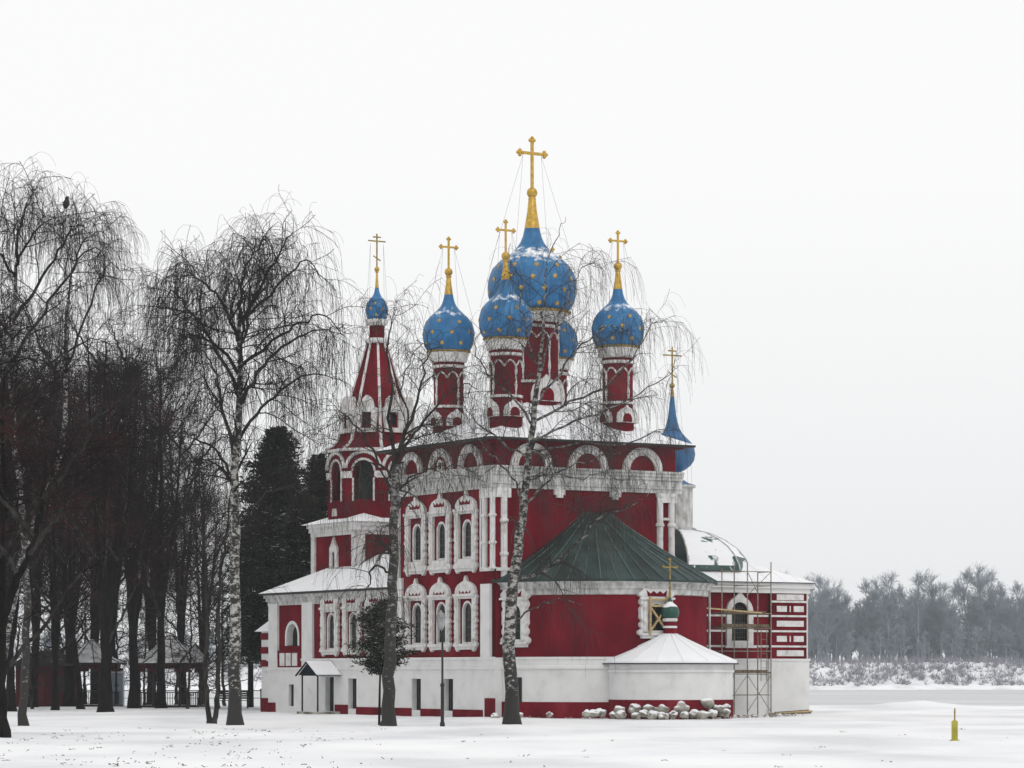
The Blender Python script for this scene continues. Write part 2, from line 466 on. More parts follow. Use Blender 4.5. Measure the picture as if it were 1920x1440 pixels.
# --- plinth with deep openings
bas = [(4.36, .46), (7.55, .46), (14.3, .46)]
holes = [rect(v - w_, v + w_, .28, 1.82) for v, w_ in bas] + [rect(16.35, 17.3, .1, 1.9), rect(20.95, 21.55, .35, 1.5)]
b = MB()
b.plate(S, rect(-.02, VR + .1, -.3, 2.83), holes, -.5, .10)
b.fbox(S, -.1, VR + .2, 2.28, 2.40, .10, .16)
b.fbox(S, -.1, VR + .2, 2.74, 2.86, .10, .15)
b.box(.5, 14, VR - .3, VR + .1, -.3, 2.83)
pl = b.build('plinth', 'white', ch)
for v, w_ in bas:
    g = MB(); g.fbox(S, v - w_, v + w_, .28, 1.82, -.28, -.18)
    o = g.build('basement_window', 'glass', ch)
    g = MB()
    for k in (-.3, 0, .3): g.fbox(S, v + k * w_ * 1.5 - .012, v + k * w_ * 1.5 + .012, .28, 1.82, -.17, -.15)
    g.build('grille', 'bars', o)
g = MB(); g.fbox(S, 20.95, 21.55, .35, 1.5, -.12, -.06); g.build('basement_window', 'glass', ch)
g = MB(); g.fbox(S, 16.35, 17.3, .1, 1.9, -.24, -.18)
o = g.build('door', 'darkdoor', ch)
g = MB(); g.tube([S.p(16.5, .95, -.07), S.p(16.5, 1.15, -.07)], .02); g.build('handle', 'tube', o)
b = MB()
segs = [(1.05, 3.9, .36), (4.82, 7.09, .36), (8.01, 13.84, .38), (14.76, 16.2, .48), (-.12, .85, .92), (23.1, 24.05, .52)]
for a, c, h in segs:
    b = MB(); b.fbox(S, a, c, -.3, h, .103, .135); b.build('red_base_band', 'red', ch)

# --- pilasters and corner columns
def column(F, w_, z0, z1, r=.17, d=.02, name='corner_column'):
    b = MB()
    n = 12
    pts, rad = [], []
    prof = [(0, 1.35), (.02, 1.35), (.03, 1.0), (.30, 1.0), (.315, 1.35), (.335, 1.35), (.35, 1.0), (.64, 1.0), (.655, 1.35), (.675, 1.35), (.69, 1.0), (.95, 1.0), (.965, 1.35), (1, 1.45)]
    for t, q in prof:
        pts.append(F.p(w_, z0 + (z1 - z0) * t, d)); rad.append(r * q)
    b.tube(pts, rad, 12, smooth=False)
    return b.build(name, 'trim', ch)
for w_ in (.22, .95, 9.72): column(S, w_, 7.0, 10.8)
for w_ in (.42, U1 - .92, U1 - .25): column(E, w_, 6.2, 10.8)
for F_, x0_, x1_, h0_, h1_, d_ in ((S, .12, 1.15, 6.9, 7.05, .2), (E, .0, .65, 6.9, 7.05, .2), (S, 1.28, 1.42, 6.9, 10.8, .07), (S, .0, 1.3, 10.35, 10.8, .15), (E, .0, .75, 10.35, 10.8, .15), (E, U1 - 1.1, U1, 10.35, 10.8, .15), (E, U1 - .75, U1 - .38, 9.5, 9.62, .12)):
    b = MB(); b.fbox(F_, x0_, x1_, h0_, h1_, .01, d_); b.build('column_block', 'trim', ch)
b = MB(); b.fbox(S, 9.0, 9.9, 2.86, 6.8, .01, .14); b.build('pilaster', 'white', ch)
b = MB(); b.fbox(S, .35, 1.2, 2.86, 6.3, .01, .16); b.build('pilaster', 'white', ch)
b = MB(); b.fbox(S, 9.3, 9.9, 6.8, 10.8, .01, .14); b.build('pilaster', 'trim', ch)
b = MB(); b.fbox(S, 18.75, 19.95, 2.86, 5.8, .01, .14); b.build('pilaster', 'white', ch)
b = MB(); b.fbox(S, 22.85, VR, 2.86, 5.8, .01, .14); b.build('pilaster', 'white', ch)

# --- deep white belt and cornice with arcades
def belt(F, L, ext=0.0, ends=(0, 0)):
    b = MB()
    a, c = -.0 - ends[0], L + ends[1]
    b.fbox(F, a, c, 10.80, 11.0, .004, .10)
    b.fbox(F, a, c, 11.0, 11.42, .004, .16)
    b.fbox(F, a - .0, c, 11.42, 11.58, .004, .24)
    b.fbox(F, a - .0, c, 11.58, 11.74, .004, .30)
    b.fbox(F, a - .0, c, 11.74, 11.84, .004, .36)
    n = int(L / .42)
    for i in range(n):
        x = .1 + i * .42
        b.fbox(F, x, x + .2, 11.12, 11.36, .162, .20)
    return b.build('cornice', 'grime', ch)
belt(S, V1, ends=(.0, 0)); belt(E, U1, ends=(.30, .30))
def zak(F, wc, ro=1.14, ri=.75, z0=11.84, mat='trim', d=.14, pane=False):
    b = MB()
    o_ = [(wc + ro * math.cos(PI * i / 16), z0 + ro * math.sin(PI * i / 16)) for i in range(17)]
    i_ = [(wc + ri * math.cos(PI * i / 16), z0 + ri * math.sin(PI * i / 16)) for i in range(16, -1, -1)]
    b.plate(F, o_ + i_, [], .004, d)
    o2 = [(wc + (ro - .1) * math.cos(PI * i / 16), z0 + (ro - .1) * math.sin(PI * i / 16)) for i in range(17)]
    i2 = [(wc + (ri + .12) * math.cos(PI * i / 16), z0 + (ri + .12) * math.sin(PI * i / 16)) for i in range(16, -1, -1)]
    b.plate(F, o2 + i2, [], d, d + .06)
    return b.build('blind_arch', mat, ch)
for v in (2.3, 5.2, 8.1): zak(S, v)
for u in (1.9, 5.05, 8.15): zak(E, u)
b = MB()
b.plate(S, arch(5.2, .26, 11.9, 12.15), [arch(5.2, .17, 11.95, 12.15)], .004, .12)
b.plate(S, arch(5.2, .17, 11.95, 12.15), [], .004, .03, 1)
b.build('attic_window', ['trim', 'glass'], ch)
b = MB()
for u in (3.45, 6.6): b.fbox(E, u - .3, u + .3, 10.55, 10.80, .01, .14); b.fbox(E, u - .18, u + .18, 10.42, 10.55, .01, .12)
b.build('bracket', 'trim', ch)

# --- main roof: four snow-laden slopes with thin dark eaves
def hip_roof(name, c0, c1, ridge, z0, z1, mats, parent, thick=.10, soffit='iron', seams=True, over=0):
    (x0, y0), (x1, y1) = c0, c1
    (ra, rb) = ridge
    b = MB()
    vs = [(x0, y0, z0), (x1, y0, z0), (x1, y1, z0), (x0, y1, z0), (ra[0], ra[1], z1), (rb[0], rb[1], z1)]
    # ridge runs along y from ra (near) to rb (far)
    b.add(vs, [(0, 1, 4), (1, 2, 5, 4), (2, 3, 5), (3, 0, 4, 5)], 0)
    b.box(x0 + .02, x1 - .02, y0 + .02, y1 - .02, z0 - thick, z0 - .004, 1)
    if seams:
        def seam(p, q):
            b.tube([p, q], .022, 4, 0)
        for k in range(1, 12):
            t = k / 12
            e = Vector((x0 + (x1 - x0) * t, y0, z0)); a = Vector((*ra, z1)); f = Vector((e.x, ra[1], z1))
            hyp = min(t, 1 - t) * 2
            seam(e, e.lerp(Vector((e.x, y0 + (ra[1] - y0) * hyp, z0 + (z1 - z0) * hyp)), 1))
            e = Vector((x0, y0 + (y1 - y0) * t, z0))
            if y0 + (y1 - y0) * t < ra[1]: hyp = (e.y - y0) / (ra[1] - y0)
            elif e.y > rb[1]: hyp = (y1 - e.y) / (y1 - rb[1])
            else: hyp = 1
            seam(e, Vector((x0 + (ra[0] - x0) * hyp, e.y, z0 + (z1 - z0) * hyp)))
    return b.build(name, mats, parent)
hip_roof('roof', (-.75, -.75), (U1 + .72, V1 + .75), ((5.05, 5.0), (5.05, 5.05)), 13.14, 15.7, ['roofsnow', 'iron'], ch)
b = MB(); b.box(-.3, U1 + .3, -.3, V1 + .3, 12.96, 13.03); b.build('eaves_board', 'red', ch)
hip_roof('roof', (-.45, V1 + .02), (12.5, VR + .6), ((5.3, V1 + .05), (5.3, 18.2)), 6.37, 9.25, ['snow', 'iron'], ch)
b = MB()
b.fbox(S, V1, VR + .12, 5.70, 5.92, .006, .12); b.fbox(S, V1, VR + .2, 5.92, 6.10, .006, .20); b.fbox(S, V1, VR + .3, 6.10, 6.26, .006, .30)
b.box(.0, 12, VR, VR + .12, 5.7, 5.92); b.box(.0, 12, VR + .0, VR + .3, 6.1, 6.26)
b.build('cornice', 'grime', ch)

# --- onion domes
ONION = [(.76, 0), (.86, .08), (.945, .22), (.99, .40), (1.0, .56), (.985, .72), (.94, .86), (.86, .99), (.75, 1.11), (.60, 1.23), (.45, 1.34), (.34, 1.44), (.265, 1.55), (.21, 1.68), (.17, 1.85)]
def star_mesh(b, c, n, up, r):
    n = n.normalized(); s_ = up.cross(n).normalized(); u_ = n.cross(s_)
    vs = [c + n * .035]
    for i in range(16):
        a = PI * i / 8; q = r if i % 2 == 0 else r * .45
        vs.append(c + n * .012 + s_ * math.cos(a) * q + u_ * math.sin(a) * q)
    b.add(vs, [(0, 1 + i, 1 + (i + 1) % 16) for i in range(16)])
def cross(b, c, H, arm, t, kindc):
    """cross standing at c, its arms along the local x axis"""
    x, y, z = c
    b.box(x - t, x + t, y - t * .7, y + t * .7, z, z + H)
    if kindc == 'bud':
        za = z + H * .74
        b.box(x - arm, x - t, y - t * .7, y + t * .7, za - t, za + t); b.box(x + t, x + arm, y - t * .7, y + t * .7, za - t, za + t)
        for p in ((x - arm, y, za), (x + arm, y, za), (x, y, z + H)):
            for dx, dz in ((0, 0), (-1.6, 0), (1.6, 0), (0, 1.6), (0, -1.6)):
                if abs(dx) + abs(dz) == 0 or True:
                    b.ball((p[0] + dx * t, p[1], p[2] + dz * t), t * 1.35, seg=8)
    else:
        for h, a in ((.78, arm), (.90, arm * .45)):
            b.box(x - a, x - t, y - t * .7, y + t * .7, z + H * h - t, z + H * h + t); b.box(x + t, x + a, y - t * .7, y + t * .7, z + H * h - t, z + H * h + t)
        a = arm * .42; zz = z + H * .27
        b.tube([(x - a, y, zz + a * .55), (x + a, y, zz - a * .55)], t, 4, smooth=False)
def dome(cu, cv, z0, r, zs, zball, ztop, arm, stars, chains=True, kindc='bud', mat='blue', t=.05, zh=None, gold=.45):
    """z0 foot of the bulb, zs height where blue turns to gold, zball the ball under the cross"""
    H = (zs - z0) / 1.85
    b = MB()
    prof = [(q * r, h * H) for q, h in ONION]
    prof[-1] = (max(prof[-1][0], .05), zs - z0)
    b.lathe((cu, cv, z0), prof, 32)
    o = b.build('dome', mat, ch)
    g = MB()
    rs = prof[-1][0] * 1.02
    g.lathe((cu, cv, 0), [(rs, zs), (rs * .62, zs + (zball - zs) * .5), (rs * .42, zball - .1), (.02, zball)], 12)
    g.ball((cu, cv, zball), .19 * r ** .5 * .95, seg=14)
    g.lathe((cu, cv, zball - .22 * r ** .5), [(.13 * r ** .5, 0), (.13 * r ** .5, .05)], 12)
    g.build('gilded_spire', 'gold', o)
    g = MB(); cross(g, (cu, cv, zball + .1), ztop - zball - .1, arm, t, kindc); g.build('cross', 'gold' if kindc == 'bud' else 'golddark', o)
    if stars:
        g = MB(); rnd = random.Random(int(cu * 10))
        for (q0, h0), cnt, off in stars_rows(stars):
            for k in range(cnt):
                a = 2 * PI * (k + off) / cnt
                hh = h0 + rnd.uniform(-.03, .03)
                for i in range(len(ONION) - 1):
                    if ONION[i][1] <= hh <= ONION[i + 1][1]: break
                f = (hh - ONION[i][1]) / (ONION[i + 1][1] - ONION[i][1])
                rr = (ONION[i][0] + (ONION[i + 1][0] - ONION[i][0]) * f) * r
                dr = (ONION[i + 1][0] - ONION[i][0]) * r; dz = (ONION[i + 1][1] - ONION[i][1]) * H
                nn = Vector((math.cos(a) * dz, math.sin(a) * dz, -dr))
                star_mesh(g, Vector((cu + rr * math.cos(a), cv + rr * math.sin(a), z0 + hh * H)), nn, Vector((0, 0, 1)), .125 * r ** .35)
        kind(g.build('stars', 'gold', o), 'stuff') if False else g.build('stars', 'gold', o)
    if chains:
        g = MB()
        zc = zball + .1 + (ztop - zball - .1) * .70
        for sg in (-1, 1):
            for dv in (-.55, .55):
                if kindc == 'bud': e = (cu + sg * r * .78, cv + dv * r, z0 + H * 1.0)
                else: e = (cu + sg * r * .9, cv + dv * r * .5, z0 + H * .7)
                g.tube([(cu + sg * arm * .75, cv, zc), e], .008, 3)
        g.build('chain', 'chain', o)
    return o
def stars_rows(n):
    return [((0, .22), n, 0), ((0, .58), n, .5), ((0, .92), max(n - 1, 5), .2)] if n < 14 else [((0, .16), n - 1, 0), ((0, .42), n - 2, .5), ((0, .70), n - 2, 0), ((0, .95), n - 3, .5)]

def drum(cu, cv, z0, z1, zc, r, rd, nb=8, kok=True, kr=.5):
    """red drum with a white blind arcade, white stepped cornice up to the dome foot zc"""
    b = MB()
    b.lathe((cu, cv, 0), [(r + .05, z0 - 1.3), (r + .05, z0), (r, z0 + .01), (r, z1)], 24)
    o = b.build('drum', 'red', ch)
    g = MB()
    g.lathe((cu, cv, 0), [(r + .01, z1 - .02), (r + .12, z1 + .02), (r + .12, z1 + .12), (r + .03, z1 + .14), (r + .03, z1 + .26), (r + .16, z1 + .30), (r + .2, z1 + .42), (rd * .9, zc - .12), (rd * .9, zc - .05)], 28, smooth=False)
    g.lathe((cu, cv, 0), [(r, z0 + .28), (r + .10, z0 + .30), (r + .10, z0 + .40), (r, z0 + .42)], 28, smooth=False)
    for k in range(nb):
        a = 2 * PI * k / nb - R(80.7)
        c_, s_ = math.cos(a), math.sin(a)
        n_ = 6
        pts = [(cu + c_ * (r + .03), cv + s_ * (r + .03), z0 + .42 + (z1 - z0 - .95) * i / n_) for i in range(n_ + 1)]
        g.tube(pts, [.055, .045, .085, .045, .045, .075, .05], 6)
        # pair of little arches between neighbouring colonnettes
        a2 = 2 * PI / nb
        for half in (0, 1):
            pp = []
            for i in range(7):
                f = i / 6
                an = a + a2 * (half + f) / 2
                pp.append((cu + math.cos(an) * (r + .035), cv + math.sin(an) * (r + .035), z1 - .53 + .30 * math.sin(PI * f)))
            g.tube(pp, .045, 5)
    g.build('arcade_trim', 'trim', o)
    g = MB()
    g.lathe((cu, cv, 0), [(r + .04, z1 + .145), (r + .05, z1 + .15), (r + .05, z1 + .255)], 28, smooth=False)
    g.build('red_ring', 'red', o)
    g = MB()
    g.lathe((cu, cv, 0), [(rd * .84, zc - .10), (rd * .95, zc - .06), (rd * .88, zc + .06), (rd * .8, zc + .1)], 32)
    nn = 28
    for k in range(nn):
        a = 2 * PI * k / nn
        g.box(0, 0, 0, 0, 0, 0) if False else g.ball((cu + math.cos(a) * rd * .94, cv + math.sin(a) * rd * .94, zc - .02), .05 * rd ** .5, seg=6)
    g.build('gilded_band', 'golddark', o)
    if kok:
        g = MB()
        for k in range(4):
            a = 2 * PI * k / 4 + PI / 2
            F = Fr((cu + math.cos(a) * (r + .02), cv + math.sin(a) * (r + .02), z0 - .62), (-math.sin(a), math.cos(a), 0), (math.cos(a), math.sin(a), 0))
            F2 = F
            kk = kr
            og = [(1, 0), (1.0, .35), (.86, .72), (.55, .98), (.2, 1.12), (0, 1.3)]
            outer = [(x * kk, y * kk * 1.25) for x, y in og] + [(-x * kk, y * kk * 1.25) for x, y in reversed(og[:-1])]
            g.plate(F2, outer, [], -.1, .12)
            g.plate(F2, arch(0, kk * .5, .02, kk * .35), [], .12, .126, 1)
        g.build('ogee_gables', ['trim', 'red'], o)
    return o

# central
drum(5.05, 5.1, 16.0, 19.0, 19.82, 1.28, 2.0, 6, True, .8)
dome(5.05, 5.1, 19.80, 2.2, 23.95, 25.72, 28.3, .70, 14, t=.07)
for (u, v) in ((1.25, 1.22), (1.72, 7.55), (7.75, 1.5), (8.0, 8.0)):
    drum(u, v, 14.85, 17.12, 17.95, .73, 1.12, 4, True, .52)
    dome(u, v, 17.93, 1.28, 20.75, 21.88, 23.5, .43, 8, t=.045)

# --- bell tower
TU, TV, TA = 4.8, 20.8, 2.55
b = MB(); b.box(TU - TA, TU + TA, TV - TA, TV + TA, 6.0, 9.55)
tw = b.build('bell_tower_base', 'red', ch)
ST = Fr((TU - TA, TV, 0), (0, 1, 0), (-1, 0, 0)); ET = Fr((TU, TV - TA, 0), (1, 0, 0), (0, -1, 0))
b = MB()
for F, sg in ((ST, 1), (ET, 1)):
    b.fbox(F, -TA, -TA + .42, 6.5, 9.4, .01, .12); b.fbox(F, TA - .42, TA, 6.5, 9.4, .01, .12)
    b.fbox(F, -TA - .0, TA, 9.4, 9.62, .01, .14); b.fbox(F, -TA, TA, 9.62, 9.86, .01, .26); b.fbox(F, -TA, TA, 9.86, 10.05, .01, .38)
b.box(TU - TA - .38, TU - TA, TV - TA - .38, TV - TA, 9.62, 10.05)
b.build('tower_trim', 'trim', tw)
b = MB()
b.add([(TU - TA - .5, TV - TA - .5, 10.06), (TU + TA + .5, TV - TA - .5, 10.06), (TU + TA + .5, TV + TA + .5, 10.06), (TU - TA - .5, TV + TA + .5, 10.06), (TU, TV, 11.2)], [(0, 1, 4), (1, 2, 4), (2, 3, 4), (3, 0, 4), (0, 3, 2, 1)])
b.build('tower_ledge_roof', 'snow', tw)
b = MB()
b.plate(ST, [(-.48, 7.4), (.38, 7.4), (.38, 8.75), (.14, 9.0), (-.05, 9.35), (-.24, 9.0), (-.48, 8.75)], [arch(-.05, .17, 7.5, 8.4)], .01, .13)
b.plate(ST, arch(-.05, .17, 7.5, 8.4), [], .01, .03, 1)
b.build('tower_window', ['trim', 'glass'], tw)
# octagon with open arches
b = MB(); g = MB(); dk = MB()
OA = 2.42
side = OA * math.tan(PI / 8)
for k in range(8):
    a = PI * k / 4
    F = Fr((TU + math.cos(a) * OA, TV + math.sin(a) * OA, 0), (-math.sin(a), math.cos(a), 0), (math.cos(a), math.sin(a), 0))
    b.plate(F, rect(-side, side, 10.1, 13.9), [arch(0, .5, 11.3, 12.85)], -.35, 0)
    dk.plate(F, arch(0, .52, 11.25, 12.85), [], -.40, -.34)
    # white band, hood moulding, upper moulding
    g.plate(F, rect(-side - .02, -.62, 12.42, 12.78), [], .006, .10); g.plate(F, rect(.62, side + .02, 12.42, 12.78), [], .006, .10)
    pts = [F.p(.62 * math.cos(PI * i / 12), 12.80 + .62 * math.sin(PI * i / 12), .06) for i in range(13)]
    g.tube(pts, .07, 6)
    pts = [F.p(.95 * math.cos(PI * i / 12), 12.95 + .86 * math.sin(PI * i / 12), .08) for i in range(13)]
    g.tube(pts, .10, 6)
    g.plate(F, [(.62, 11.2), (.62, 12.42), (.53, 12.42), (.53, 11.2)], [], .006, .06); g.plate(F, [(-.62, 11.2), (-.53, 11.2), (-.53, 12.42), (-.62, 12.42)], [], .006, .06)
    g.fbox(F, -side - .06, side + .06, 13.86, 14.0, -.1, .22)
    if k in (4, 6): g.fbox(F, -.5, .05, 10.45, 10.85, .01, .04)
b.build('belfry', 'red', tw); g.build('belfry_trim', 'trim', tw); dk.build('belfry_screen', 'glass', tw)
# tent
def oct_pt(k, r, z): 
    a = PI * k / 4 + PI / 8
    return Vector((TU + r * math.cos(a), TV + r * math.sin(a), z))
tent = [(2.72, 14.0), (2.35, 14.22), (2.1, 14.5), (.50, 19.85)]
b = MB(); b.lathe((TU, TV, 0), tent, 8, smooth=False, rot=PI / 8); b.build('tent_roof', 'red', tw)
b = MB()
for k in range(8):
    b.tube([oct_pt(k, r, z) for r, z in tent], [.09, .09, .10, .07], 6)
b.lathe((TU, TV, 0), [(.48, 19.75), (.62, 19.8), (.62, 20.0), (.42, 20.05)], 16)
b.lathe((TU, TV, 0), [(.40, 20.7), (.55, 20.75), (.62, 21.02), (.4, 21.08)], 16)
b.build('tent_rib', 'trim', tw)
b = MB(); b.lathe((TU, TV, 0), [(.41, 20.0), (.41, 20.75)], 16); b.build('lantern_drum', 'red', tw)
for k in range(8):
    a = PI * k / 4
    zf = 15.0
    rr = 1.92
    F = Fr((TU + math.cos(a) * rr, TV + math.sin(a) * rr, 0), (-math.sin(a), math.cos(a), 0), (math.cos(a), math.sin(a), 0))
    b = MB()
    b.plate(F, [(-.52, zf - .12), (.52, zf - .12), (.52, zf + 1.15), (.34, zf + 1.25), (.2, zf + 1.65), (0, zf + 1.85), (-.2, zf + 1.65), (-.34, zf + 1.25), (-.52, zf + 1.15)], [rect(-.27, .27, zf + .12, zf + .95)], -.9, .06)
    b.plate(F, rect(-.17, .17, zf + .12, zf + .82), [], -.30, -.2, 1)
    b.plate(F, [(-.17, zf + .12), (-.17, zf + .82), (-.27, zf + .82), (-.27, zf + .12)], [], -.25, -.1, 2); b.plate(F, rect(.17, .27, zf + .12, zf + .82), [], -.25, -.1, 2)
    b.add([F.p(-.66, zf + 1.18, .12), F.p(-.66, zf + 1.18, -.95), F.p(0, zf + 1.80, -.95), F.p(0, zf + 1.95, .12), F.p(.66, zf + 1.18, .12), F.p(.66, zf + 1.18, -.95)], [(0, 1, 2, 3), (3, 2, 5, 4)], 3) if False else None
    b.build('dormer', ['trim', 'glass', 'red', 'snow'], tw)
dome(TU, TV, 21.02, .60, 22.75, 23.75, 25.65, .52, 6, kindc='slant', t=.035)

# --- apse with seamed green roof
AC = Vector((5.65, .0, 0)); AR = 5.2
def half_lathe(b, c, prof, seg, mi=0, a0=PI * .98, a1=2 * PI * 1.01, smooth=False):
    b.lathe(c, prof, seg, mi, smooth, a0, a1)
b = MB(); half_lathe(b, AC, [(AR, 2.83), (AR, 6.0)], 40, smooth=True); ap = b.build('apse', 'red', ch)
b = MB(); half_lathe(b, AC, [(AR + .12, -.3), (AR + .12, 2.26), (AR + .20, 2.30), (AR + .20, 2.40), (AR + .12, 2.46), (AR + .12, 2.7), (AR + .17, 2.74), (AR + .17, 2.84), (AR - .05, 2.86)], 40, smooth=False); b.build('apse_plinth', 'white', ap)
b = MB(); half_lathe(b, AC, [(AR + .135, -.3), (AR + .16, -.3), (AR + .16, .74), (AR + .135, .76)], 40, smooth=False); b.build('red_base_band', 'red', ap)
b = MB(); half_lathe(b, AC, [(AR + .01, 5.72), (AR + .10, 5.76), (AR + .10, 5.98), (AR + .22, 6.02), (AR + .22, 6.20), (AR + .42, 6.34), (AR + .42, 6.4)], 48, smooth=False); b.build('cornice', 'grime', ap)
b = MB()
NF = 12
ang = [PI * .985 + (PI * 1.03) * i / NF for i in range(NF + 1)]
er = AR + .55
apx0, apx1 = Vector((4.9, -.02, 9.75)), Vector((6.4, -.02, 9.75))
def top_pt(t): return apx0.lerp(apx1, t)
eave = [Vector((AC.x + er * math.cos(a), AC.y + er * math.sin(a), 6.42)) for a in ang]
mid = []
for i, e in enumerate(eave):
    t = i / NF
    m_ = e.lerp(top_pt(t), .5); m_.z -= .10
    mid.append(m_)
vs = eave + mid + [top_pt(i / NF) for i in range(NF + 1)]
n_ = NF + 1
b.add(vs, [(i, i + 1, n_ + i + 1, n_ + i) for i in range(NF)] + [(n_ + i, n_ + i + 1, 2 * n_ + i + 1, 2 * n_ + i) for i in range(NF)])
b.add([e + Vector((0, 0, -.09)) for e in eave] + eave, [(i, i + 1, n_ + i + 1, n_ + i) for i in range(NF)] )
b.add([e + Vector((0, 0, -.09)) for e in eave] + [Vector((AC.x, AC.y, 6.33))], [(i, i + 1, n_) for i in range(NF)])
rf = b.build('apse_roof', 'green', ap)
b = MB()
rs_ = random.Random(5)
def roofpt(t, f):
    i = min(int(t * NF), NF - 1); g_ = t * NF - i
    e = eave[i].lerp(eave[i + 1], g_); m_ = mid[i].lerp(mid[i + 1], g_); tp = top_pt(t)
    return e.lerp(m_, f * 2) if f < .5 else m_.lerp(tp, f * 2 - 1)
for k in range(0, 25):
    t = k / 24
    fe = 1.0 if k % 2 == 0 else .55
    pts = [roofpt(t, f) + Vector((0, -.01, .025)) for f in (0, .25, .5, .75, 1.0) if f <= fe + .01]
    b.tube(pts, .03 if k % 2 == 0 else .02, 4)
b.build('roof_seam', 'greenseam', ap)
def tangent(al, r=AR):
    """frame on the apse wall, al = angle from the camera direction in world space"""
    a = -PI / 2 + R(al) - TH
    n = Vector((math.cos(a), math.sin(a), 0))
    return Fr(AC + n * r, (-n.y, n.x, 0), n)
# pane frames on the round wall (dark opening set on the surface, deep carved surround)
def apse_window(al, zb, zt, timber=False):
    F = tangent(al)
    hw = .82
    b = MB()
    side = []
    for i in range(19):
        h = zb + .05 + (zt - zb - .1) * i / 18
        side.append((hw + (.05 if i % 3 else -.05) + (.08 if i in (1, 2, 9, 16, 17) else 0), h))
    outer = [(-hw + .05, zb - .05), (hw - .05, zb - .05)] + side + [(hw - .1, zt + .05), (-hw + .1, zt + .05)] + [(-x, h) for x, h in reversed(side)]
    b.plate(F, outer, [arch(0, .46, zb + .32, zt - 1.15)], -.12, .16)
    b.fbox(F, -hw - .12, hw + .12, zt - .48, zt - .38, .163, .26)
    b.fbox(F, -hw - .05, hw + .05, zb + .1, zb + .2, .163, .26)
    for sg in (-1, 1): b.tube([F.p(sg * .64, zb + .25 + (zt - zb - .8) * k / 10, .16) for k in range(11)], [.09 + (.035 if k % 3 == 0 else 0) for k in range(11)], 6)
    o = b.build('window', 'trim', ap)
    g = MB(); g.plate(F, arch(0, .5, zb + .28, zt - 1.15), [], .01, .03); g.build('pane', 'glass', o)
    g = MB()
    for k in range(1, 4): g.fbox(F, -.45, .45, zb + .3 + k * .4, zb + .33 + k * .4, .035, .05)
    g.fbox(F, -.015, .015, zb + .3, zt - .75, .035, .05)
    g.build('glazing_bars', 'bars', o)
    g = MB(); g.plate(F, [(-.5, zt - .34), (.5, zt - .34), (.56, zt - .04), (.34, zt - .2), (.17, zt - .08), (0, zt - .2), (-.17, zt - .08), (-.34, zt - .2), (-.56, zt - .04)], [], .13, .166)
    g.build('carved_crown', 'red', o)
    if timber:
        g = MB()
        for p, q in (((-.40, .35), (.40, 1.35)), ((.40, .35), (-.40, 1.35)), ((-.44, .1), (-.44, 1.9)), ((.44, .1), (.44, 1.9)), ((-.5, 1.45), (.5, 1.45)), ((-.5, 1.75), (.5, 1.75))):
            g.tube([F.p(p[0], zb + p[1], .30), F.p(q[0], zb + q[1], .30)], .06, 4, smooth=False)
        g.build('timber_brace', 'wood', o)
apse_window(-48.7, 3.35, 6.0)
apse_window(29.0, 3.75, 5.98, True)
F = tangent(-46.5, AR + .12)
b = MB(); b.fbox(F, -.3, .3, .35, 1.9, .0, .03); b.build('basement_window', 'glass', ap)
F = tangent(82, AR)
b = MB(); b.tube([F.p(0, -.1, .15), F.p(0, 6.3, .15)], .05, 6); b.build('downpipe', 'grime', ap)

# --- low white annex with conical snow roof and little green cupola
NC = Vector((6.01, -5.66, 0)); NR = 2.9
a0, a1 = PI * .75, PI * 2.10
b = MB(); b.lathe(NC, [(NR, -.3), (NR, 2.1), (NR + .08, 2.14), (NR + .08, 2.24), (NR + .02, 2.3), (NR + .02, 2.60)], 32, 0, False, a0, a1); an = b.build('annex', 'white', ch)
b = MB(); b.lathe(NC, [(NR + .015, -.3), (NR + .035, -.3), (NR + .035, .86), (NR + .015, .88)], 32, 0, False, a0, a1)
b.build('red_base_band', 'red', an)
# the annex ends in a short straight cheek wall on the right
e1 = Vector((NC.x + NR * math.cos(a1), NC.y + NR * math.sin(a1), 0))
b = MB(); b.box(e1.x - .25, e1.x + .002, e1.y, e1.y + 3.5, -.3, 2.6); b.build('annex_wall', 'white', an)
b = MB()
rc = []
for i in range(33):
    a = 2 * PI * i / 32; rc.append(a)
pr = [(NR + .26, 2.52), (NR + .24, 2.66), (NR * .62, 3.2), (NR * .28, 3.66), (.32, 3.92), (.02, 3.95)]
b.lathe(NC, pr, 16, 0, False); ar = b.build('annex_roof', 'snow', an)
b = MB()
b.lathe(NC, [(NR + .33, 2.50), (NR + .34, 2.53), (NR + .31, 2.56)], 16, 0, False)
for k in range(16):
    a = 2 * PI * k / 16
    b.tube([(NC.x + r * math.cos(a), NC.y + r * math.sin(a), z + .012) for r, z in pr[1:5]], .018, 4, 1)
b.build('roof_edge', ['iron', 'snow'], an)
b = MB()
b.lathe(NC, [(.30, 3.8), (.30, 4.2)], 16, 1); b.lathe(NC, [(.34, 4.18), (.34, 4.28)], 16, 0, False); b.lathe(NC, [(.28, 4.28), (.28, 4.5)], 16, 1)
b.lathe(NC, [(.30, 4.48), (.36, 4.52), (.36, 4.62), (.25, 4.66)], 16, 0, False)
cp = b.build('cupola', ['trim', 'red'], an)
b = MB(); b.lathe(NC, [(.26, 4.62), (.40, 4.72), (.44, 4.92), (.40, 5.1), (.30, 5.24), (.14, 5.36), (.09, 5.5), (.03, 5.7)], 20); d_ = b.build('cupola_dome', snowy(noisy('green_dome_paint', [(0.008, 0.05, 0.035), (0.015, 0.075, 0.055)], 3, 0.35), lo=.5, hi=.6), an)
b = MB(); b.lathe(NC, [(.07, 5.55), (.04, 6.0), (.08, 6.05), (.03, 6.15)], 8); cross(b, (NC.x, NC.y, 6.0), 1.35, .36, .03, 'bud'); b.build('cupola_cross', 'golddark', an)

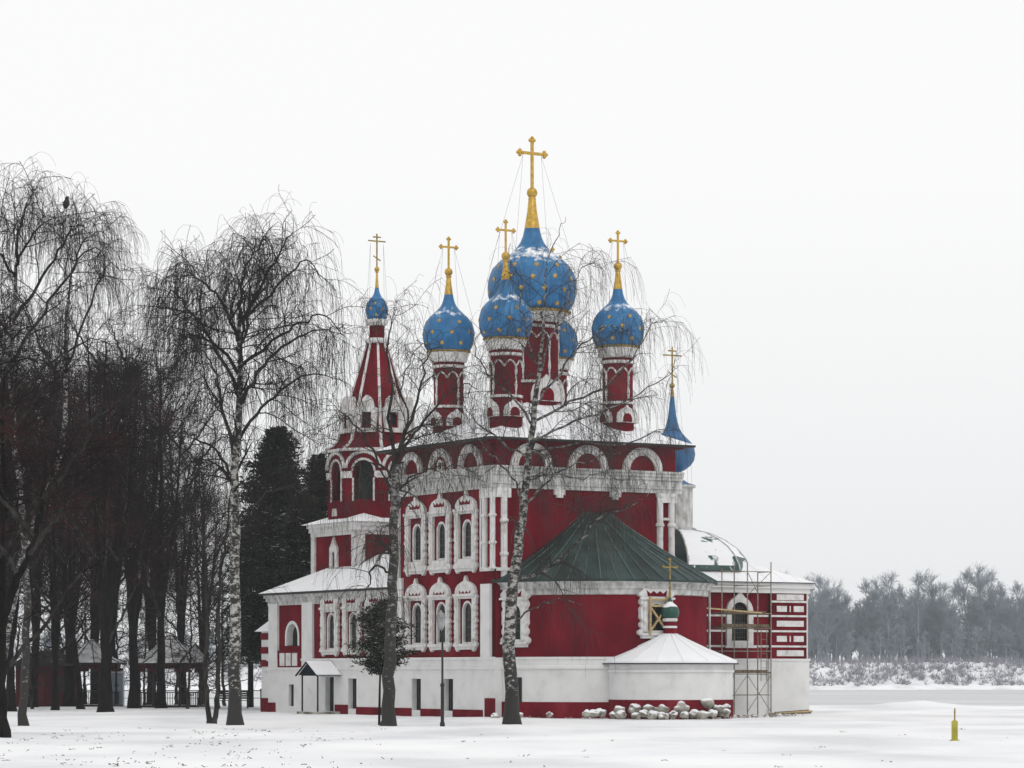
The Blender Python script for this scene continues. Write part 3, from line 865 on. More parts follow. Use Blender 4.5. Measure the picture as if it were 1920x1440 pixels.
# --- chapel at the right end
CU0, CU1, CV1 = U1 + .1, 21.2, 13.0
BL = 18.85
b = MB()
b.plate(CE, rect(CU0, BL, 2.83, 6.2), [arch(17.0, .52, 3.75, 5.2)], -.4, 0)
b.box(BL, CU1, CV - .16, CV1, 2.83, 6.2)
b.box(CU0, BL, CV + .5, CV1, 2.83, 6.2)
cw = b.build('chapel', 'red', ch)
b = MB()
b.fbox(CE, CU0, BL - .1, -.3, 2.83, -.1, .08); b.fbox(CE, BL - .1, CU1 + .08, -.3, 2.83, -CV1 + CV, .24)
b.fbox(CE, CU0, BL - .12, 2.72, 2.84, .08, .13); b.fbox(CE, BL - .14, CU1 + .12, 2.72, 2.84, .24, .29)
b.build('chapel_plinth', 'white', cw)
b = MB()
b.fbox(CE, CU0, CU1 + .12, 6.2, 6.45, -.3, .26); b.fbox(CE, CU0, CU1 + .2, 6.45, 6.72, -.3, .40)
b.box(CU1, CU1 + .15, CV, CV1, 6.2, 6.7)
b.build('cornice', 'white', cw)
b = MB()
for z in (5.80 - .03, 5.03, 4.25, 3.47):
    b.fbox(CE, BL + .02, CU1, z - .05, z + .05, .163, .21)
    if z < 5.5:
        b.fbox(CE, CU0, 16.22, z - .05, z + .05, .004, .05); b.fbox(CE, 17.8, BL - .02, z - .05, z + .05, .004, .05)
b.fbox(CE, CU1 - .06, CU1 + .01, 2.84, 6.2, .163, .2)
b.build('white_string_course', 'trim', cw)
b = MB()
for i, z in enumerate((6.02 - .02, 5.40, 4.64, 3.86, 3.12)):
    if i % 2 == 0: b.fbox(CE, 19.25, 20.95, z - .15, z + .15, .163, .20)
    else:
        b.fbox(CE, 19.25, 19.88, z - .15, z + .15, .163, .20); b.fbox(CE, 20.32, 20.95, z - .15, z + .15, .163, .20); b.fbox(CE, 20.06, 20.13, z - .15, z + .15, .163, .20)
b.build('white_panel', 'trim', cw)
b = MB()
wc = 17.0
b.plate(CE, arch(wc, .82, 3.45, 5.2, 16), [arch(wc, .52, 3.75, 5.2, 16)], .004, .14)
b.plate(CE, [(wc - .3, 5.95), (wc + .3, 5.95), (wc + .12, 6.15), (wc, 6.3), (wc - .12, 6.15)], [], .02, .16)
b.fbox(CE, wc - .95, wc + .95, 3.38, 3.50, .145, .22)
o = b.build('window', 'trim', cw)
g = MB(); g.plate(CE, arch(wc, .52, 3.75, 5.2), [], -.2, -.15); g.build('pane', 'glass', o)
g = MB()
for k in range(-3, 4): g.fbox(CE, wc + k * .14 - .012, wc + k * .14 + .012, 3.76, 5.55, -.10, -.08)
for k in range(7): g.fbox(CE, wc - .51, wc + .51, 3.9 + k * .25, 3.925 + k * .25, -.12, -.10)
g.build('grille', 'bars', o)
hip_roof('chapel_roof', (CU0 - .1, CV - .55), (CU1 + .27, CV1 + .5), ((15.7, 8.6), (15.7, 8.8)), 6.76, 9.0, ['snow', 'iron'], cw, thick=.04)
# eight-sided helmet vault under the blue cupola
KC = Vector((15.75, 8.7, 0))
hv = [(4.15, 7.35), (4.1, 7.6), (3.85, 8.1), (3.4, 8.6), (2.8, 9.0), (2.05, 9.35), (1.1, 9.55)]
b = MB(); b.lathe(KC, hv, 8, 0, False, rot=PI / 8)
for i, f in enumerate(b.f):
    k = i % 8
    # face k spans angles 22.5+45k .. ; the one facing back along -x-y keeps bare metal
    b.m[i] = 1 if k in (4,) else 0
hvo = b.build('helmet_vault', ['chapelsnow', 'green'], cw)
b = MB()
for k in range(8):
    a = PI * k / 4 + PI / 8
    b.tube([(KC.x + r * math.cos(a), KC.y + r * math.sin(a), z) for r, z in hv], .05, 4)
b.build('roof_rib', 'grime', hvo)
b = MB()
b.lathe((KC.x, KC.y, 0), [(1.25, 9.4), (1.25, 9.6), (1.05, 9.68), (1.05, 11.68), (1.2, 11.75), (1.2, 11.86)], 24, 0, False)
cd = b.build('chapel_drum', 'grime', cw)
b = MB()
c0 = (KC.x - .02, KC.y, 0)
b.lathe(c0, [(1.22, 11.86), (.85, 11.98), (.55, 12.18), (.39, 12.40), (.42, 12.53), (.70, 12.68), (.96, 12.88), (1.14, 13.15), (1.20, 13.47), (1.15, 13.8), (.98, 14.1), (.74, 14.34), (.53, 14.55), (.39, 14.8), (.29, 15.12), (.21, 15.5), (.15, 16.0), (.10, 16.5)], 32)
do = b.build('chapel_dome', 'blue2', cw)
b = MB(); b.lathe(c0, [(.11, 16.45), (.06, 16.9), (.05, 17.0)], 10); b.ball((c0[0], c0[1], 17.05), .14, seg=10); b.build('gilded_spire', 'golddark', do)
b = MB(); cross(b, (c0[0], c0[1], 17.1), 1.95, .58, .035, 'slant'); b.build('cross', 'golddark', do)

# --- little annex beyond the far corner of the refectory
b = MB(); b.box(.3, 5, VR + .1, VR + 1.75, -.3, 4.35); wp = b.build('west_porch', 'white', ch)
b = MB()
F = Fr((.3, 0, 0), (0, 1, 0), (-1, 0, 0)); F2 = Fr((0, VR + 1.75, 0), (1, 0, 0), (0, -1, 0))
b.fbox(F, VR + .15, VR + 1.78, -.3, .75, .01, .04)
b.build('red_base_band', 'red', wp)
for z in (2.45, 3.15, 3.9):
    b = MB(); b.fbox(F, VR + .6, VR + 1.76, z, z + .36, .01, .05); b.build('red_quoin', 'red', wp)
b = MB(); b.add([(0, VR + .1, 4.35), (5.3, VR + .1, 4.35), (5.3, VR + 2.0, 4.35), (0, VR + 2.0, 4.35), (.0, VR + .1, 4.95), (5.3, VR + .1, 4.95)], [(0, 1, 2, 3), (0, 3, 4), (1, 5, 2), (3, 2, 5, 4), (0, 4, 5, 1)])
b.build('west_porch_roof', 'snow', wp)

# --- gabled canopy over the side door
cA, cB, pu = 15.65, 17.6, -1.45
b = MB()
for v in (cA + .1, cB - .1): b.tube([(pu + .12, v, -.1), (pu + .12, v, 2.0)], .05, 6)
b.box(pu + .08, -.16, cA + .06, cA + .14, 1.96, 2.04); b.box(pu + .08, -.16, cB - .14, cB - .06, 1.96, 2.04); b.box(pu + .08, pu + .16, cA + .06, cB - .06, 2.04, 2.1)
cn = b.build('door_canopy', 'iron', ch)
b = MB()
vm = (cA + cB) / 2
def slab(b, p, q, r_, s_, th, mi):
    p, q, r_, s_ = map(Vector, (p, q, r_, s_)); n = (q - p).cross(s_ - p).normalized()
    if n.z < 0: n = -n
    n *= th
    b.add([p, q, r_, s_, p + n, q + n, r_ + n, s_ + n], [(3, 2, 1, 0), (4, 5, 6, 7), (0, 1, 5, 4), (1, 2, 6, 5), (2, 3, 7, 6), (3, 0, 4, 7)], mi)
slab(b, (pu - .1, cA - .2, 1.98), (-.15, cA - .2, 1.98), (-.15, vm, 2.66), (pu - .1, vm, 2.66), .07, 0)
slab(b, (pu - .1, cB + .2, 1.98), (-.15, cB + .2, 1.98), (-.15, vm, 2.66), (pu - .1, vm, 2.66), .07, 0)
b.build('canopy_roof', 'snow', cn)
b = MB(); b.add([(pu, cA - .1, 2.0), (pu, cB + .1, 2.0), (pu, vm, 2.64)], [(0, 1, 2)])
b.tube([(pu - .1, cA - .22, 1.96), (pu - .1, vm, 2.66), (pu - .1, cB + .22, 1.96)], .045, 4); b.tube([(pu - .1, cA - .22, 1.96), (-.15, cA - .22, 1.96)], .03, 4)
b.build('gable', 'canopy', cn)
b = MB(); b.box(pu - .1, -.12, cA - .1, cB + .1, -.1, .12); b.build('door_step', 'stone', cn)
# ------------------------------------------------------------------ things by the church
def church_pt(u, v, z=0):
    c_, s_ = math.cos(TH), math.sin(TH)
    return Vector((ch.location.x + u * c_ - v * s_, D0 + u * s_ + v * c_, z))

# scaffolding (built in the church's axes)
sc = empty('scaffolding', church_pt(14.3, 2.1), TH)
tag(sc, 'rusty tube scaffolding tower with plank decks beside the arched chapel window', 'scaffolding')
us, vs_ = (0, 1.55, 3.0), (0, 1.15)
tops = {(0, 0): 7.3, (1, 0): 7.65, (2, 0): 7.7, (0, 1): 6.9, (1, 1): 7.6, (2, 1): 7.2}
for i, u in enumerate(us):
    for j, v in enumerate(vs_):
        b = MB(); b.tube([(u, v, 0), (u, v, tops[(i, j)])], .032, 6); b.build('upright', 'tube', sc)
b = MB()
for z in (1.0, 2.05, 3.2, 4.35, 5.1, 6.5, 7.2):
    for v in vs_:
        if z < 6 or v == 0: b.tube([(0, v, z), (3.0, v, z)], .024, 5)
    for u in us: b.tube([(u, 0, z), (u, 1.15, z)], .022, 5)
b.build('ledger', 'tube', sc)
b = MB()
for p, q in (((1.55, 0, .15), (3.0, 0, 2.0)), ((3.0, 0, .15), (1.55, 0, 2.0)), ((0, 0, .15), (1.55, 0, 2.0)), ((1.55, 0, 6.0), (3, 0, 7.2)), ((0, 1.15, .2), (1.55, 1.15, 2.0)), ((1.55, 0, 7.2), (2.2, 0, 6.1))):
    b = MB(); b.tube([p, q], .018, 5); b.build('brace', 'tube', sc)
b = MB()
for k in range(7): b.tube([(2.35, -.05, 2.9 + k * .36 - .9), (2.7, -.05, 2.9 + k * .36 - .9)], .015, 4)
b.tube([(2.35, -.05, 1.7), (2.35, -.05, 4.3)], .018, 4); b.tube([(2.7, -.05, 1.7), (2.7, -.05, 4.3)], .018, 4)
b.build('ladder', 'tube', sc)
for z, a, c_ in ((2.10, -.2, 3.0), (4.40, -.1, 3.1), (5.05, .0, 2.9)):
    b = MB(); b.box(a, c_, .05, 1.05, z, z + .06); b.box(a, c_ - .3, -.12, .02, z + .01, z + .16); b.build('deck', 'oldwood', sc)

def beam(name, p, q, w_, label, mat='wood', cat='plank', group=None):
    b = MB(); p, q = Vector(p), Vector(q)
    b.tube([Vector((0, 0, 0)), q - p], w_, 4, smooth=False)
    o = b.build(name, mat, None, p)
    return tag(o, label, cat, group)
beam('plank', church_pt(6.8, -6.2 + .2, 5.0) + Vector((-3.4 + 1.6, .3, .35)), church_pt(16.8, 2.1, 5.12), .05, 'long pale timber pole reaching from the apse window to the scaffolding', cat='pole')
beam('plank', church_pt(16.6, 1.2, .06), church_pt(20.2, 2.6, .16), .06, 'pale yellow plank lying on the snow right of the scaffold foot')
beam('plank', church_pt(16.2, .7, .05), church_pt(18.9, .9, .10), .05, 'short broken board on the ground in front of the scaffold foot', 'oldwood')
beam('plank', church_pt(17.6, 2.2, .10), church_pt(21.0, 4.0, .18), .05, 'grey board lying under the white corner of the chapel', 'oldwood')

# boulders along the foot of the annex
def boulder(seed, r):
    bm = bmesh.new(); bmesh.ops.create_icosphere(bm, subdivisions=3, radius=1)
    rnd = random.Random(seed); o_ = Vector((seed * 7.3, 0, 0)); sx, sy, sz = rnd.uniform(.9, 1.3), rnd.uniform(.8, 1.1), rnd.uniform(.65, .9)
    for v in bm.verts:
        k = 1 + .42 * noise.noise(v.co * 1.2 + o_) + .14 * noise.noise(v.co * 3.1 + o_)
        v.co = Vector((v.co.x * sx, v.co.y * sy, v.co.z * sz)) * k * r
    me = bpy.data.meshes.new('boulder'); bm.to_mesh(me); bm.free()
    me.materials.append(M['stone'])
    for p in me.polygons: p.use_smooth = True
    return me
stones = [(1100, 1338, .2, 136.5), (1113, 1337, .26, 136.6), (1127, 1336, .25, 136.8), (1150, 1341, .2, 136.4), (1163, 1340, .24, 136.2), (1160, 1330, .2, 137), (1190, 1330, .34, 137.2), (1192, 1343, .24, 136.4), (1207, 1338, .24, 136.4), (1215, 1329, .24, 137.0), (1224, 1341, .26, 136.4), (1241, 1331, .40, 137.1), (1243, 1344, .25, 136.3), (1262, 1340, .22, 136.4), (1272, 1328, .38, 137.0), (1284, 1341, .22, 136.4), (1297, 1324, .26, 137.3), (1302, 1339, .28, 136.5), (1320, 1320, .42, 137.5), (1318, 1341, .25, 136.6), (1336, 1338, .22, 137), (1345, 1328, .27, 137.5), (1356, 1335, .24, 137.6), (1362, 1326, .2, 138), (928, 1343, .18, 139.8), (975, 1341, .16, 138.2), (1030, 1340, .15, 137.6)]
for i, (px, py, r, Y) in enumerate(stones):
    me = boulder(i + 1, r)
    p = at(px, py, Y)
    o = bpy.data.objects.new('boulder', me); C.objects.link(o)
    z = max(p.z, r * .38)
    o.location = (p.x, Y, z); o.rotation_euler = (0, 0, i * 1.3)
    if i == 18: lb = 'largest pale boulder, topmost at the right end of the heap by the annex'
    elif i == 11: lb = 'big rounded pale boulder in the middle of the heap under the annex'
    elif i == 14: lb = 'big pale boulder right of the middle of the heap under the annex'
    elif i == 24: lb = 'small stone at the foot of the birch left side, against the red base'
    elif i == 25: lb = 'small stone just right of the birch foot'
    elif i == 26: lb = 'small lone stone midway between birch and boulder heap'
    else: lb = 'pale snow-dusted boulder heaped along the red foot of the low annex'
    tag(o, lb, 'boulder', 'boulders heaped along the church wall')
# rubble round the heap
rnd = random.Random(3); b = MB()
for k in range(380):
    u_ = rnd.random(); px = 1335 + u_ * 150 + rnd.gauss(0, 12); Y = 137.5 + u_ * 11 + rnd.uniform(-1.2, 1.5); r = rnd.uniform(.03, .13)
    c_ = Vector((gx(px, Y), Y, r * .3))
    pts = [c_ + Vector((rnd.uniform(-1, 1), rnd.uniform(-1, 1), rnd.uniform(-.5, 1))) * r for _ in range(4)]
    b.add(pts, [(0, 1, 2), (0, 2, 3), (0, 3, 1), (1, 3, 2)])
for k in range(160):
    px = rnd.uniform(905, 1350); al = (px - 1122) / 205
    Y = (144.4 - 5.45 * math.sqrt(max(0, 1 - al * al)) if px < 1140 else 136.6) - abs(rnd.gauss(0, .35)); r = rnd.uniform(.02, .08)
    c_ = Vector((gx(px, Y), Y, r * .3)); pts = [c_ + Vector((rnd.uniform(-1, 1), rnd.uniform(-1, 1), rnd.uniform(-.5, 1))) * r for _ in range(4)]
    b.add(pts, [(0, 1, 2), (0, 2, 3), (0, 3, 1), (1, 3, 2)])
o = b.build('rubble', 'stone'); kind(o, 'stuff'); tag(o, 'broken stone rubble strewn under the scaffolding', 'rubble')

# lamp post
Y = 118.6
lp = empty('street_lamp', (gx(829.5, Y), Y, 0))
tag(lp, 'black iron lamp post with milky lantern standing before the church', 'street lamp')
b = MB(); b.lathe((0, 0, 0), [(.10, -.1), (.10, .12), (.07, .2), (.065, 1.55), (.085, 1.58), (.085, 1.66), (.045, 1.72), (.04, 3.65), (.07, 3.7), (.03, 3.78)], 12); b.build('pole', 'iron', lp)
b = MB(); b.tube([(0, 0, 3.7), (-.06, 0, 3.85)], .03, 6); b.lathe((-.06, 0, 0), [(.07, 3.80), (.15, 3.97), (.18, 4.28), (.12, 4.42), (.02, 4.46)], 8, 0, False); b.build('lantern', 'lampglass', lp)
b = MB(); b.lathe((-.06, 0, 0), [(.20, 4.27), (.14, 4.43), (.05, 4.5), (.02, 4.58)], 8, 0, False)
for k in range(4):
    a = PI * k / 2 + .4; b.tube([(-.06 + .085 * math.cos(a), .085 * math.sin(a), 3.8), (-.06 + .19 * math.cos(a), .19 * math.sin(a), 4.28)], .012, 4)
b.build('lantern_cap', 'chain', lp)

# yellow marker post
Y = 92.5
mp_ = empty('marker_post', (gx(1790, Y), Y, 0)); tag(mp_, 'short yellow marker post with thin rod standing in open snow', 'marker post')
b = MB(); b.box(-.085, .085, -.085, .085, -.1, .62); b.add([(-.085, -.085, .62), (.085, -.085, .62), (.085, .085, .62), (-.085, .085, .62), (0, 0, .68)], [(0, 1, 4), (1, 2, 4), (2, 3, 4), (3, 0, 4)]); b.build('post', 'yellow', mp_)
b = MB(); b.tube([(0, 0, .6), (0.005, 0, 1.02)], .022, 6); b.tube([(0, 0, .88), (0, 0, .93)], .028, 6); b.build('rod', 'golddark', mp_)
b = MB(); b.lathe((0, 0, 0), [(.17, -.02), (.15, .05), (.09, .07)], 8, 0, False); b.build('foot', 'yellow', mp_)

# bench behind the birch
Y = 181
bn = empty('bench', (gx(436, Y), Y, 0), R(8)); tag(bn, 'dark slatted park bench behind the left birch trunk', 'bench')
b = MB()
for k in range(4): b.box(-1.0, 1.0, -.22 + k * .12, -.13 + k * .12, .43, .47)
b.build('seat', 'darkwood', bn)
b = MB()
for k in range(4): b.box(-1.0, 1.0, .27 + k * .03, .30 + k * .03, .55 + k * .13, .65 + k * .13)
b.build('backrest', 'darkwood', bn)
for sg in (-.9, .9):
    b = MB(); b.tube([(sg, -.24, .65), (sg, -.24, -.05)], .04, 6); b.tube([(sg, .24, -.05), (sg, .26, .5), (sg, .38, 1.05)], .04, 6); b.tube([(sg, -.26, .66), (sg, .28, .68)], .035, 6); b.build('side_frame', 'iron', bn)

# riverside railing
Y = 193
fn = empty('railing', (gx(360, Y), Y, 0)); tag(fn, 'thin dark riverside railing behind the gazebos', 'railing')
for k in range(14):
    b = MB(); x = -14 + k * 2.3; b.tube([(x, 0, -.3), (x, 0, 1.02)], .04, 6); b.ball((x, 0, 1.05), .06, seg=6); b.build('post', 'iron', fn)
b = MB(); b.tube([(-14, 0, .98), (15.9, 0, .98)], .025, 5); b.tube([(-14, 0, .5), (15.9, 0, .5)], .018, 5); b.build('rail', 'iron', fn)

# gazebos and red pavilion
def gazebo(px, Y, Rr, he, ha, label, nposts=8, second=False):
    g = empty('gazebo', (gx(px, Y), Y, 0), R(12)); tag(g, label, 'gazebo')
    b = MB()
    pr = [(Rr + .45, he), (Rr * .8, he + (ha - he) * .22), (Rr * .45, he + (ha - he) * .58), (Rr * .16, he + (ha - he) * .92), (.02, ha)]
    b.lathe((0, 0, 0), pr, 8, 0, False); b.lathe((0, 0, 0), [(Rr + .45, he - .1), (Rr + .45, he)], 8, 1, False); b.lathe((0, 0, 0), [(.05, he - .1), (Rr + .45, he - .1)], 8, 1, False)
    o = b.build('roof', [GS, 'darkwood'], g)
    b = MB()
    for k in range(8):
        a = 2 * PI * k / 8; b.tube([(r * math.cos(a), r * math.sin(a), z + .02) for r, z in pr], .035, 4)
    b.build('ridge', 'darkwood', o)
    for k in range(nposts):
        a = 2 * PI * k / nposts + .2; b = MB()
        b.lathe((Rr * math.cos(a), Rr * math.sin(a), 0), [(.09, -.1), (.09, 1.0), (.06, 1.1), (.11, 1.3), (.06, 1.6), (.06, he - .5), (.1, he - .4), (.1, he - .05)], 8, 0, False); b.build('post', 'darkwood', g)
    b = MB()
    for k in range(nposts):
        if k == 5: continue
        a, c_ = 2 * PI * k / nposts + .2, 2 * PI * (k + 1) / nposts + .2
        p, q = Vector((Rr * math.cos(a), Rr * math.sin(a), 0)), Vector((Rr * math.cos(c_), Rr * math.sin(c_), 0))
        b.tube([p + Vector((0, 0, .9)), q + Vector((0, 0, .9))], .04, 4)
        for i in range(1, 10): m_ = p.lerp(q, i / 10); b.tube([m_, m_ + Vector((0, 0, .9))], .025, 4)
    b.build('balustrade', 'darkwood', g)
    b = MB(); b.lathe((0, 0, 0), [(.05, he - .35), (Rr + .05, he - .35), (Rr + .08, he - .12), (Rr * .9, he - .1)], 8, 0, False)
    for k in range(nposts):
        a = 2 * PI * k / nposts + .2; b.box(Rr * math.cos(a) - .3, Rr * math.cos(a) + .3, Rr * math.sin(a) - .04, Rr * math.sin(a) + .04, he - .55, he - .35)
    b.build('frieze', 'redwood', g)
    b = MB(); b.lathe((0, 0, 0), [(Rr + .2, -.1), (Rr + .2, .12), (.05, .12)], 8, 0, False); b.build('floor', 'darkwood', g)
    if second:
        b = MB(); z0 = he + .02
        for x0 in (1.35,):
            b.add([(x0 - .9, -Rr - .3, z0), (x0 + .9, -Rr - .1, z0), (x0, -Rr - .2, z0 + 1.15), (x0 - .9, 0, z0), (x0 + .9, 0, z0), (x0, 0, z0 + 1.15)], [(0, 1, 2), (0, 2, 5, 3), (1, 4, 5, 2)], 0)
            b.tube([(x0 - .95, -Rr - .32, z0), (x0, -Rr - .22, z0 + 1.17), (x0 + .95, -Rr - .12, z0)], .07, 5, 1)
        b.build('gable', [GS, 'darkwood'], g)
    return g
GS = noisy('gazebo_snow', [(0.22, 0.22, 0.22), (0.52, 0.53, 0.54), (0.70, 0.70, 0.71)], 1.6, .9, .3, 6, pos=(.3, .6))
gazebo(318, 187, 2.1, 2.72, 4.45, 'open dark gazebo with snowy pointed roof nearest the church', second=True)
gazebo(172, 190, 1.75, 2.75, 4.2, 'open gazebo with low snowy roof behind the thick dark trunk')
Y = 189
pv = empty('pavilion', (gx(92, Y), Y, 0), R(6)); tag(pv, 'dark red wooden pavilion under a dark hipped roof among the trunks', 'pavilion')
b = MB(); b.box(-2.0, 1.7, -1.2, 1.2, -.1, 2.55); b.build('wall', 'redwood', pv)
b = MB(); b.box(-1.2, -.3, -1.25, -1.2, .1, 2.0); b.build('door', noisy('dark_red_door', [(0.06, 0.005, 0.01), (0.09, 0.008, 0.016)], 3, .7), pv)
b = MB(); b.box(.2, 1.2, -1.25, -1.2, .9, 1.9); b.build('shutter', 'darkwood', pv)
b = MB(); b.add([(-2.4, -1.6, 2.55), (2.1, -1.6, 2.55), (2.1, 1.6, 2.55), (-2.4, 1.6, 2.55), (-.9, 0, 3.5), (.6, 0, 3.5)], [(0, 1, 5, 4), (1, 2, 5), (2, 3, 4, 5), (3, 0, 4), (3, 2, 1, 0)]); b.build('roof', noisy('dark_wet_roof', [(0.012, 0.011, 0.011), (0.03, 0.03, 0.03), (0.30, 0.31, 0.32)], 1.1, .9, pos=(.45, .75)), pv)
# small pale blue kiosk box between the trunks
Y = 191
kb = empty('kiosk', (gx(217, Y), Y, 0)); tag(kb, 'small pale blue box kiosk glimpsed between dark trunks', 'kiosk')
b = MB(); b.box(-.5, .5, -.4, .4, -.1, 2.1); b.build('body', noisy('pale_blue_paint', [(0.28, 0.36, 0.42), (0.36, 0.44, 0.5)], 3, .7), kb)
b = MB(); b.box(-.6, .6, -.5, .5, 2.1, 2.25); b.build('roof', 'snow', kb)

# far village house on the other bank
for px, Y, w_, hh, lb in ((470, 960, 13, 6, 'long pale two storey house on the far bank left of the church'), (300, 965, 8, 4, 'small pale house on the far bank seen between trunks')):
    hs = empty('far_house', (gx(px, Y), Y, ground_z(gx(px, Y), Y) - .3)); tag(hs, lb, 'house')
    b = MB(); b.box(-w_ / 2, w_ / 2, -4, 4, 0, hh); b.build('wall', 'housewall', hs)
    b = MB(); b.add([(-w_ / 2 - .5, -4.5, hh), (w_ / 2 + .5, -4.5, hh), (w_ / 2 + .5, 4.5, hh), (-w_ / 2 - .5, 4.5, hh), (-w_ / 2 - .5, 0, hh + 2.6), (w_ / 2 + .5, 0, hh + 2.6)], [(0, 1, 5, 4), (2, 3, 4, 5), (0, 4, 3), (1, 2, 5)]); b.build('roof', 'snow', hs)
    for fl in range(2 if hh > 5 else 1):
        for k in range(int(w_ / 2.2)):
            b = MB(); x = -w_ / 2 + 1 + k * 2.2; z = 1.0 + fl * 2.7; b.box(x, x + 1.1, -4.05, -3.9, z, z + 1.4); b.build('window', 'glass', hs)
# ------------------------------------------------------------------ trees
def npmesh(name, parts, mats):
    """parts: list of (verts (n,3), quads (m,4), material index)"""
    V = np.concatenate([p[0] for p in parts]).astype(np.float32)
    off = 0; F = []; MI = []
    for v, f, mi in parts:
        F.append(f + off); MI.append(np.full(len(f), mi, np.int32)); off += len(v)
    k = F[0].shape[1]
    F = np.concatenate(F).astype(np.int32); MI = np.concatenate(MI)
    me = bpy.data.meshes.new(name)
    me.vertices.add(len(V)); me.vertices.foreach_set('co', V.ravel())
    me.loops.add(F.size); me.loops.foreach_set('vertex_index', F.ravel())
    me.polygons.add(len(F)); me.polygons.foreach_set('loop_start', np.arange(0, F.size, k, dtype=np.int32))
    me.polygons.foreach_set('loop_total', np.full(len(F), k, np.int32))
    for m in mats: me.materials.append(M[m] if isinstance(m, str) else m)
    me.polygons.foreach_set('material_index', MI)
    me.polygons.foreach_set('use_smooth', np.ones(len(F), bool))
    me.update(calc_edges=True)
    return me
def tubes(P, Rd, k=3):
    Nn, n, _ = P.shape
    T = np.empty_like(P); T[:, 1:-1] = P[:, 2:] - P[:, :-2]; T[:, 0] = P[:, 1] - P[:, 0]; T[:, -1] = P[:, -1] - P[:, -2]
    T /= np.linalg.norm(T, axis=2, keepdims=True) + 1e-9
    Td = P[:, -1] - P[:, 0]
    ax = np.argmin(np.abs(Td), axis=1); ref = np.eye(3)[ax][:, None, :]
    A = np.cross(T, ref); A /= np.linalg.norm(A, axis=2, keepdims=True) + 1e-9
    B = np.cross(T, A)
    ang = 2 * np.pi * np.arange(k) / k
    V = P[:, :, None, :] + Rd[:, :, None, None] * (A[:, :, None, :] * np.cos(ang)[None, None, :, None] + B[:, :, None, :] * np.sin(ang)[None, None, :, None])
    i = (np.arange(Nn)[:, None, None] * n + np.arange(n - 1)[None, :, None]) * k
    q = np.arange(k)[None, None, :]; q2 = (q + 1) % k
    F = np.stack([i + q, i + q2, i + k + q2, i + k + q], axis=-1).reshape(-1, 4)
    return V.reshape(-1, 3), F
def resample(pts, rad, n):
    pts = np.array(pts, float); rad = np.array(rad, float)
    # Catmull-Rom through the points, resampled evenly
    m = len(pts); t = np.linspace(0, m - 1, n)
    i = np.clip(t.astype(int), 0, m - 2); f = (t - i)[:, None]
    p0 = pts[np.clip(i - 1, 0, m - 1)]; p1 = pts[i]; p2 = pts[i + 1]; p3 = pts[np.clip(i + 2, 0, m - 1)]
    P = .5 * ((2 * p1) + (-p0 + p2) * f + (2 * p0 - 5 * p1 + 4 * p2 - p3) * f ** 2 + (-p0 + 3 * p1 - 3 * p2 + p3) * f ** 3)
    Rr = rad[i] + (rad[i + 1] - rad[i]) * f[:, 0]
    return P, Rr
def spawn(rng, P, Rd, per_m, tmin, Lr, n, spread, up, grav, wob, rr, tip, tmax=1.0, outward=0.0, lmul=None):
    """children along parent polylines; per_m per metre of parent"""
    Nn, np_, _ = P.shape
    L = np.linalg.norm(np.diff(P, axis=1), axis=2).sum(1)
    cnt = rng.poisson(L * (tmax - tmin) * per_m)
    idx = np.repeat(np.arange(Nn), cnt)
    if len(idx) == 0: return np.zeros((0, n, 3)), np.zeros((0, n))
    t = rng.uniform(tmin, tmax, len(idx)) * (np_ - 1) * .999
    i = t.astype(int); f = (t - i)[:, None]
    S_ = P[idx, i] * (1 - f) + P[idx, i + 1] * f
    pr = Rd[idx, i] * (1 - f[:, 0]) + Rd[idx, i + 1] * f[:, 0]
    T = P[idx, i + 1] - P[idx, i]; T /= np.linalg.norm(T, axis=1, keepdims=True) + 1e-9
    rv = rng.normal(size=(len(idx), 3)); rv -= (rv * T).sum(1, keepdims=True) * T; rv /= np.linalg.norm(rv, axis=1, keepdims=True)
    D = T * (1 - spread) + rv * spread
    D[:, 2] += up
    D /= np.linalg.norm(D, axis=1, keepdims=True)
    ln = rng.uniform(Lr[0], Lr[1], len(idx))
    if lmul is not None: ln *= lmul(t / (np_ - 1))
    st = (ln / (n - 1))[:, None]
    Q = np.empty((len(idx), n, 3)); Q[:, 0] = S_
    wv = rng.normal(size=(len(idx), 3)) * wob
    for j in range(1, n):
        D[:, 2] -= grav * st[:, 0]
        wv = wv * .5 + rng.normal(size=(len(idx), 3)) * wob
        D = D + wv
        D /= np.linalg.norm(D, axis=1, keepdims=True)
        Q[:, j] = Q[:, j - 1] + D * st
    r0 = np.minimum(pr * rr, .6 * pr)[:, None]; r0 = np.maximum(r0, tip)
    Rr = r0 + (tip - r0) * (np.linspace(0, 1, n) ** .8)[None]
    return Q, Rr

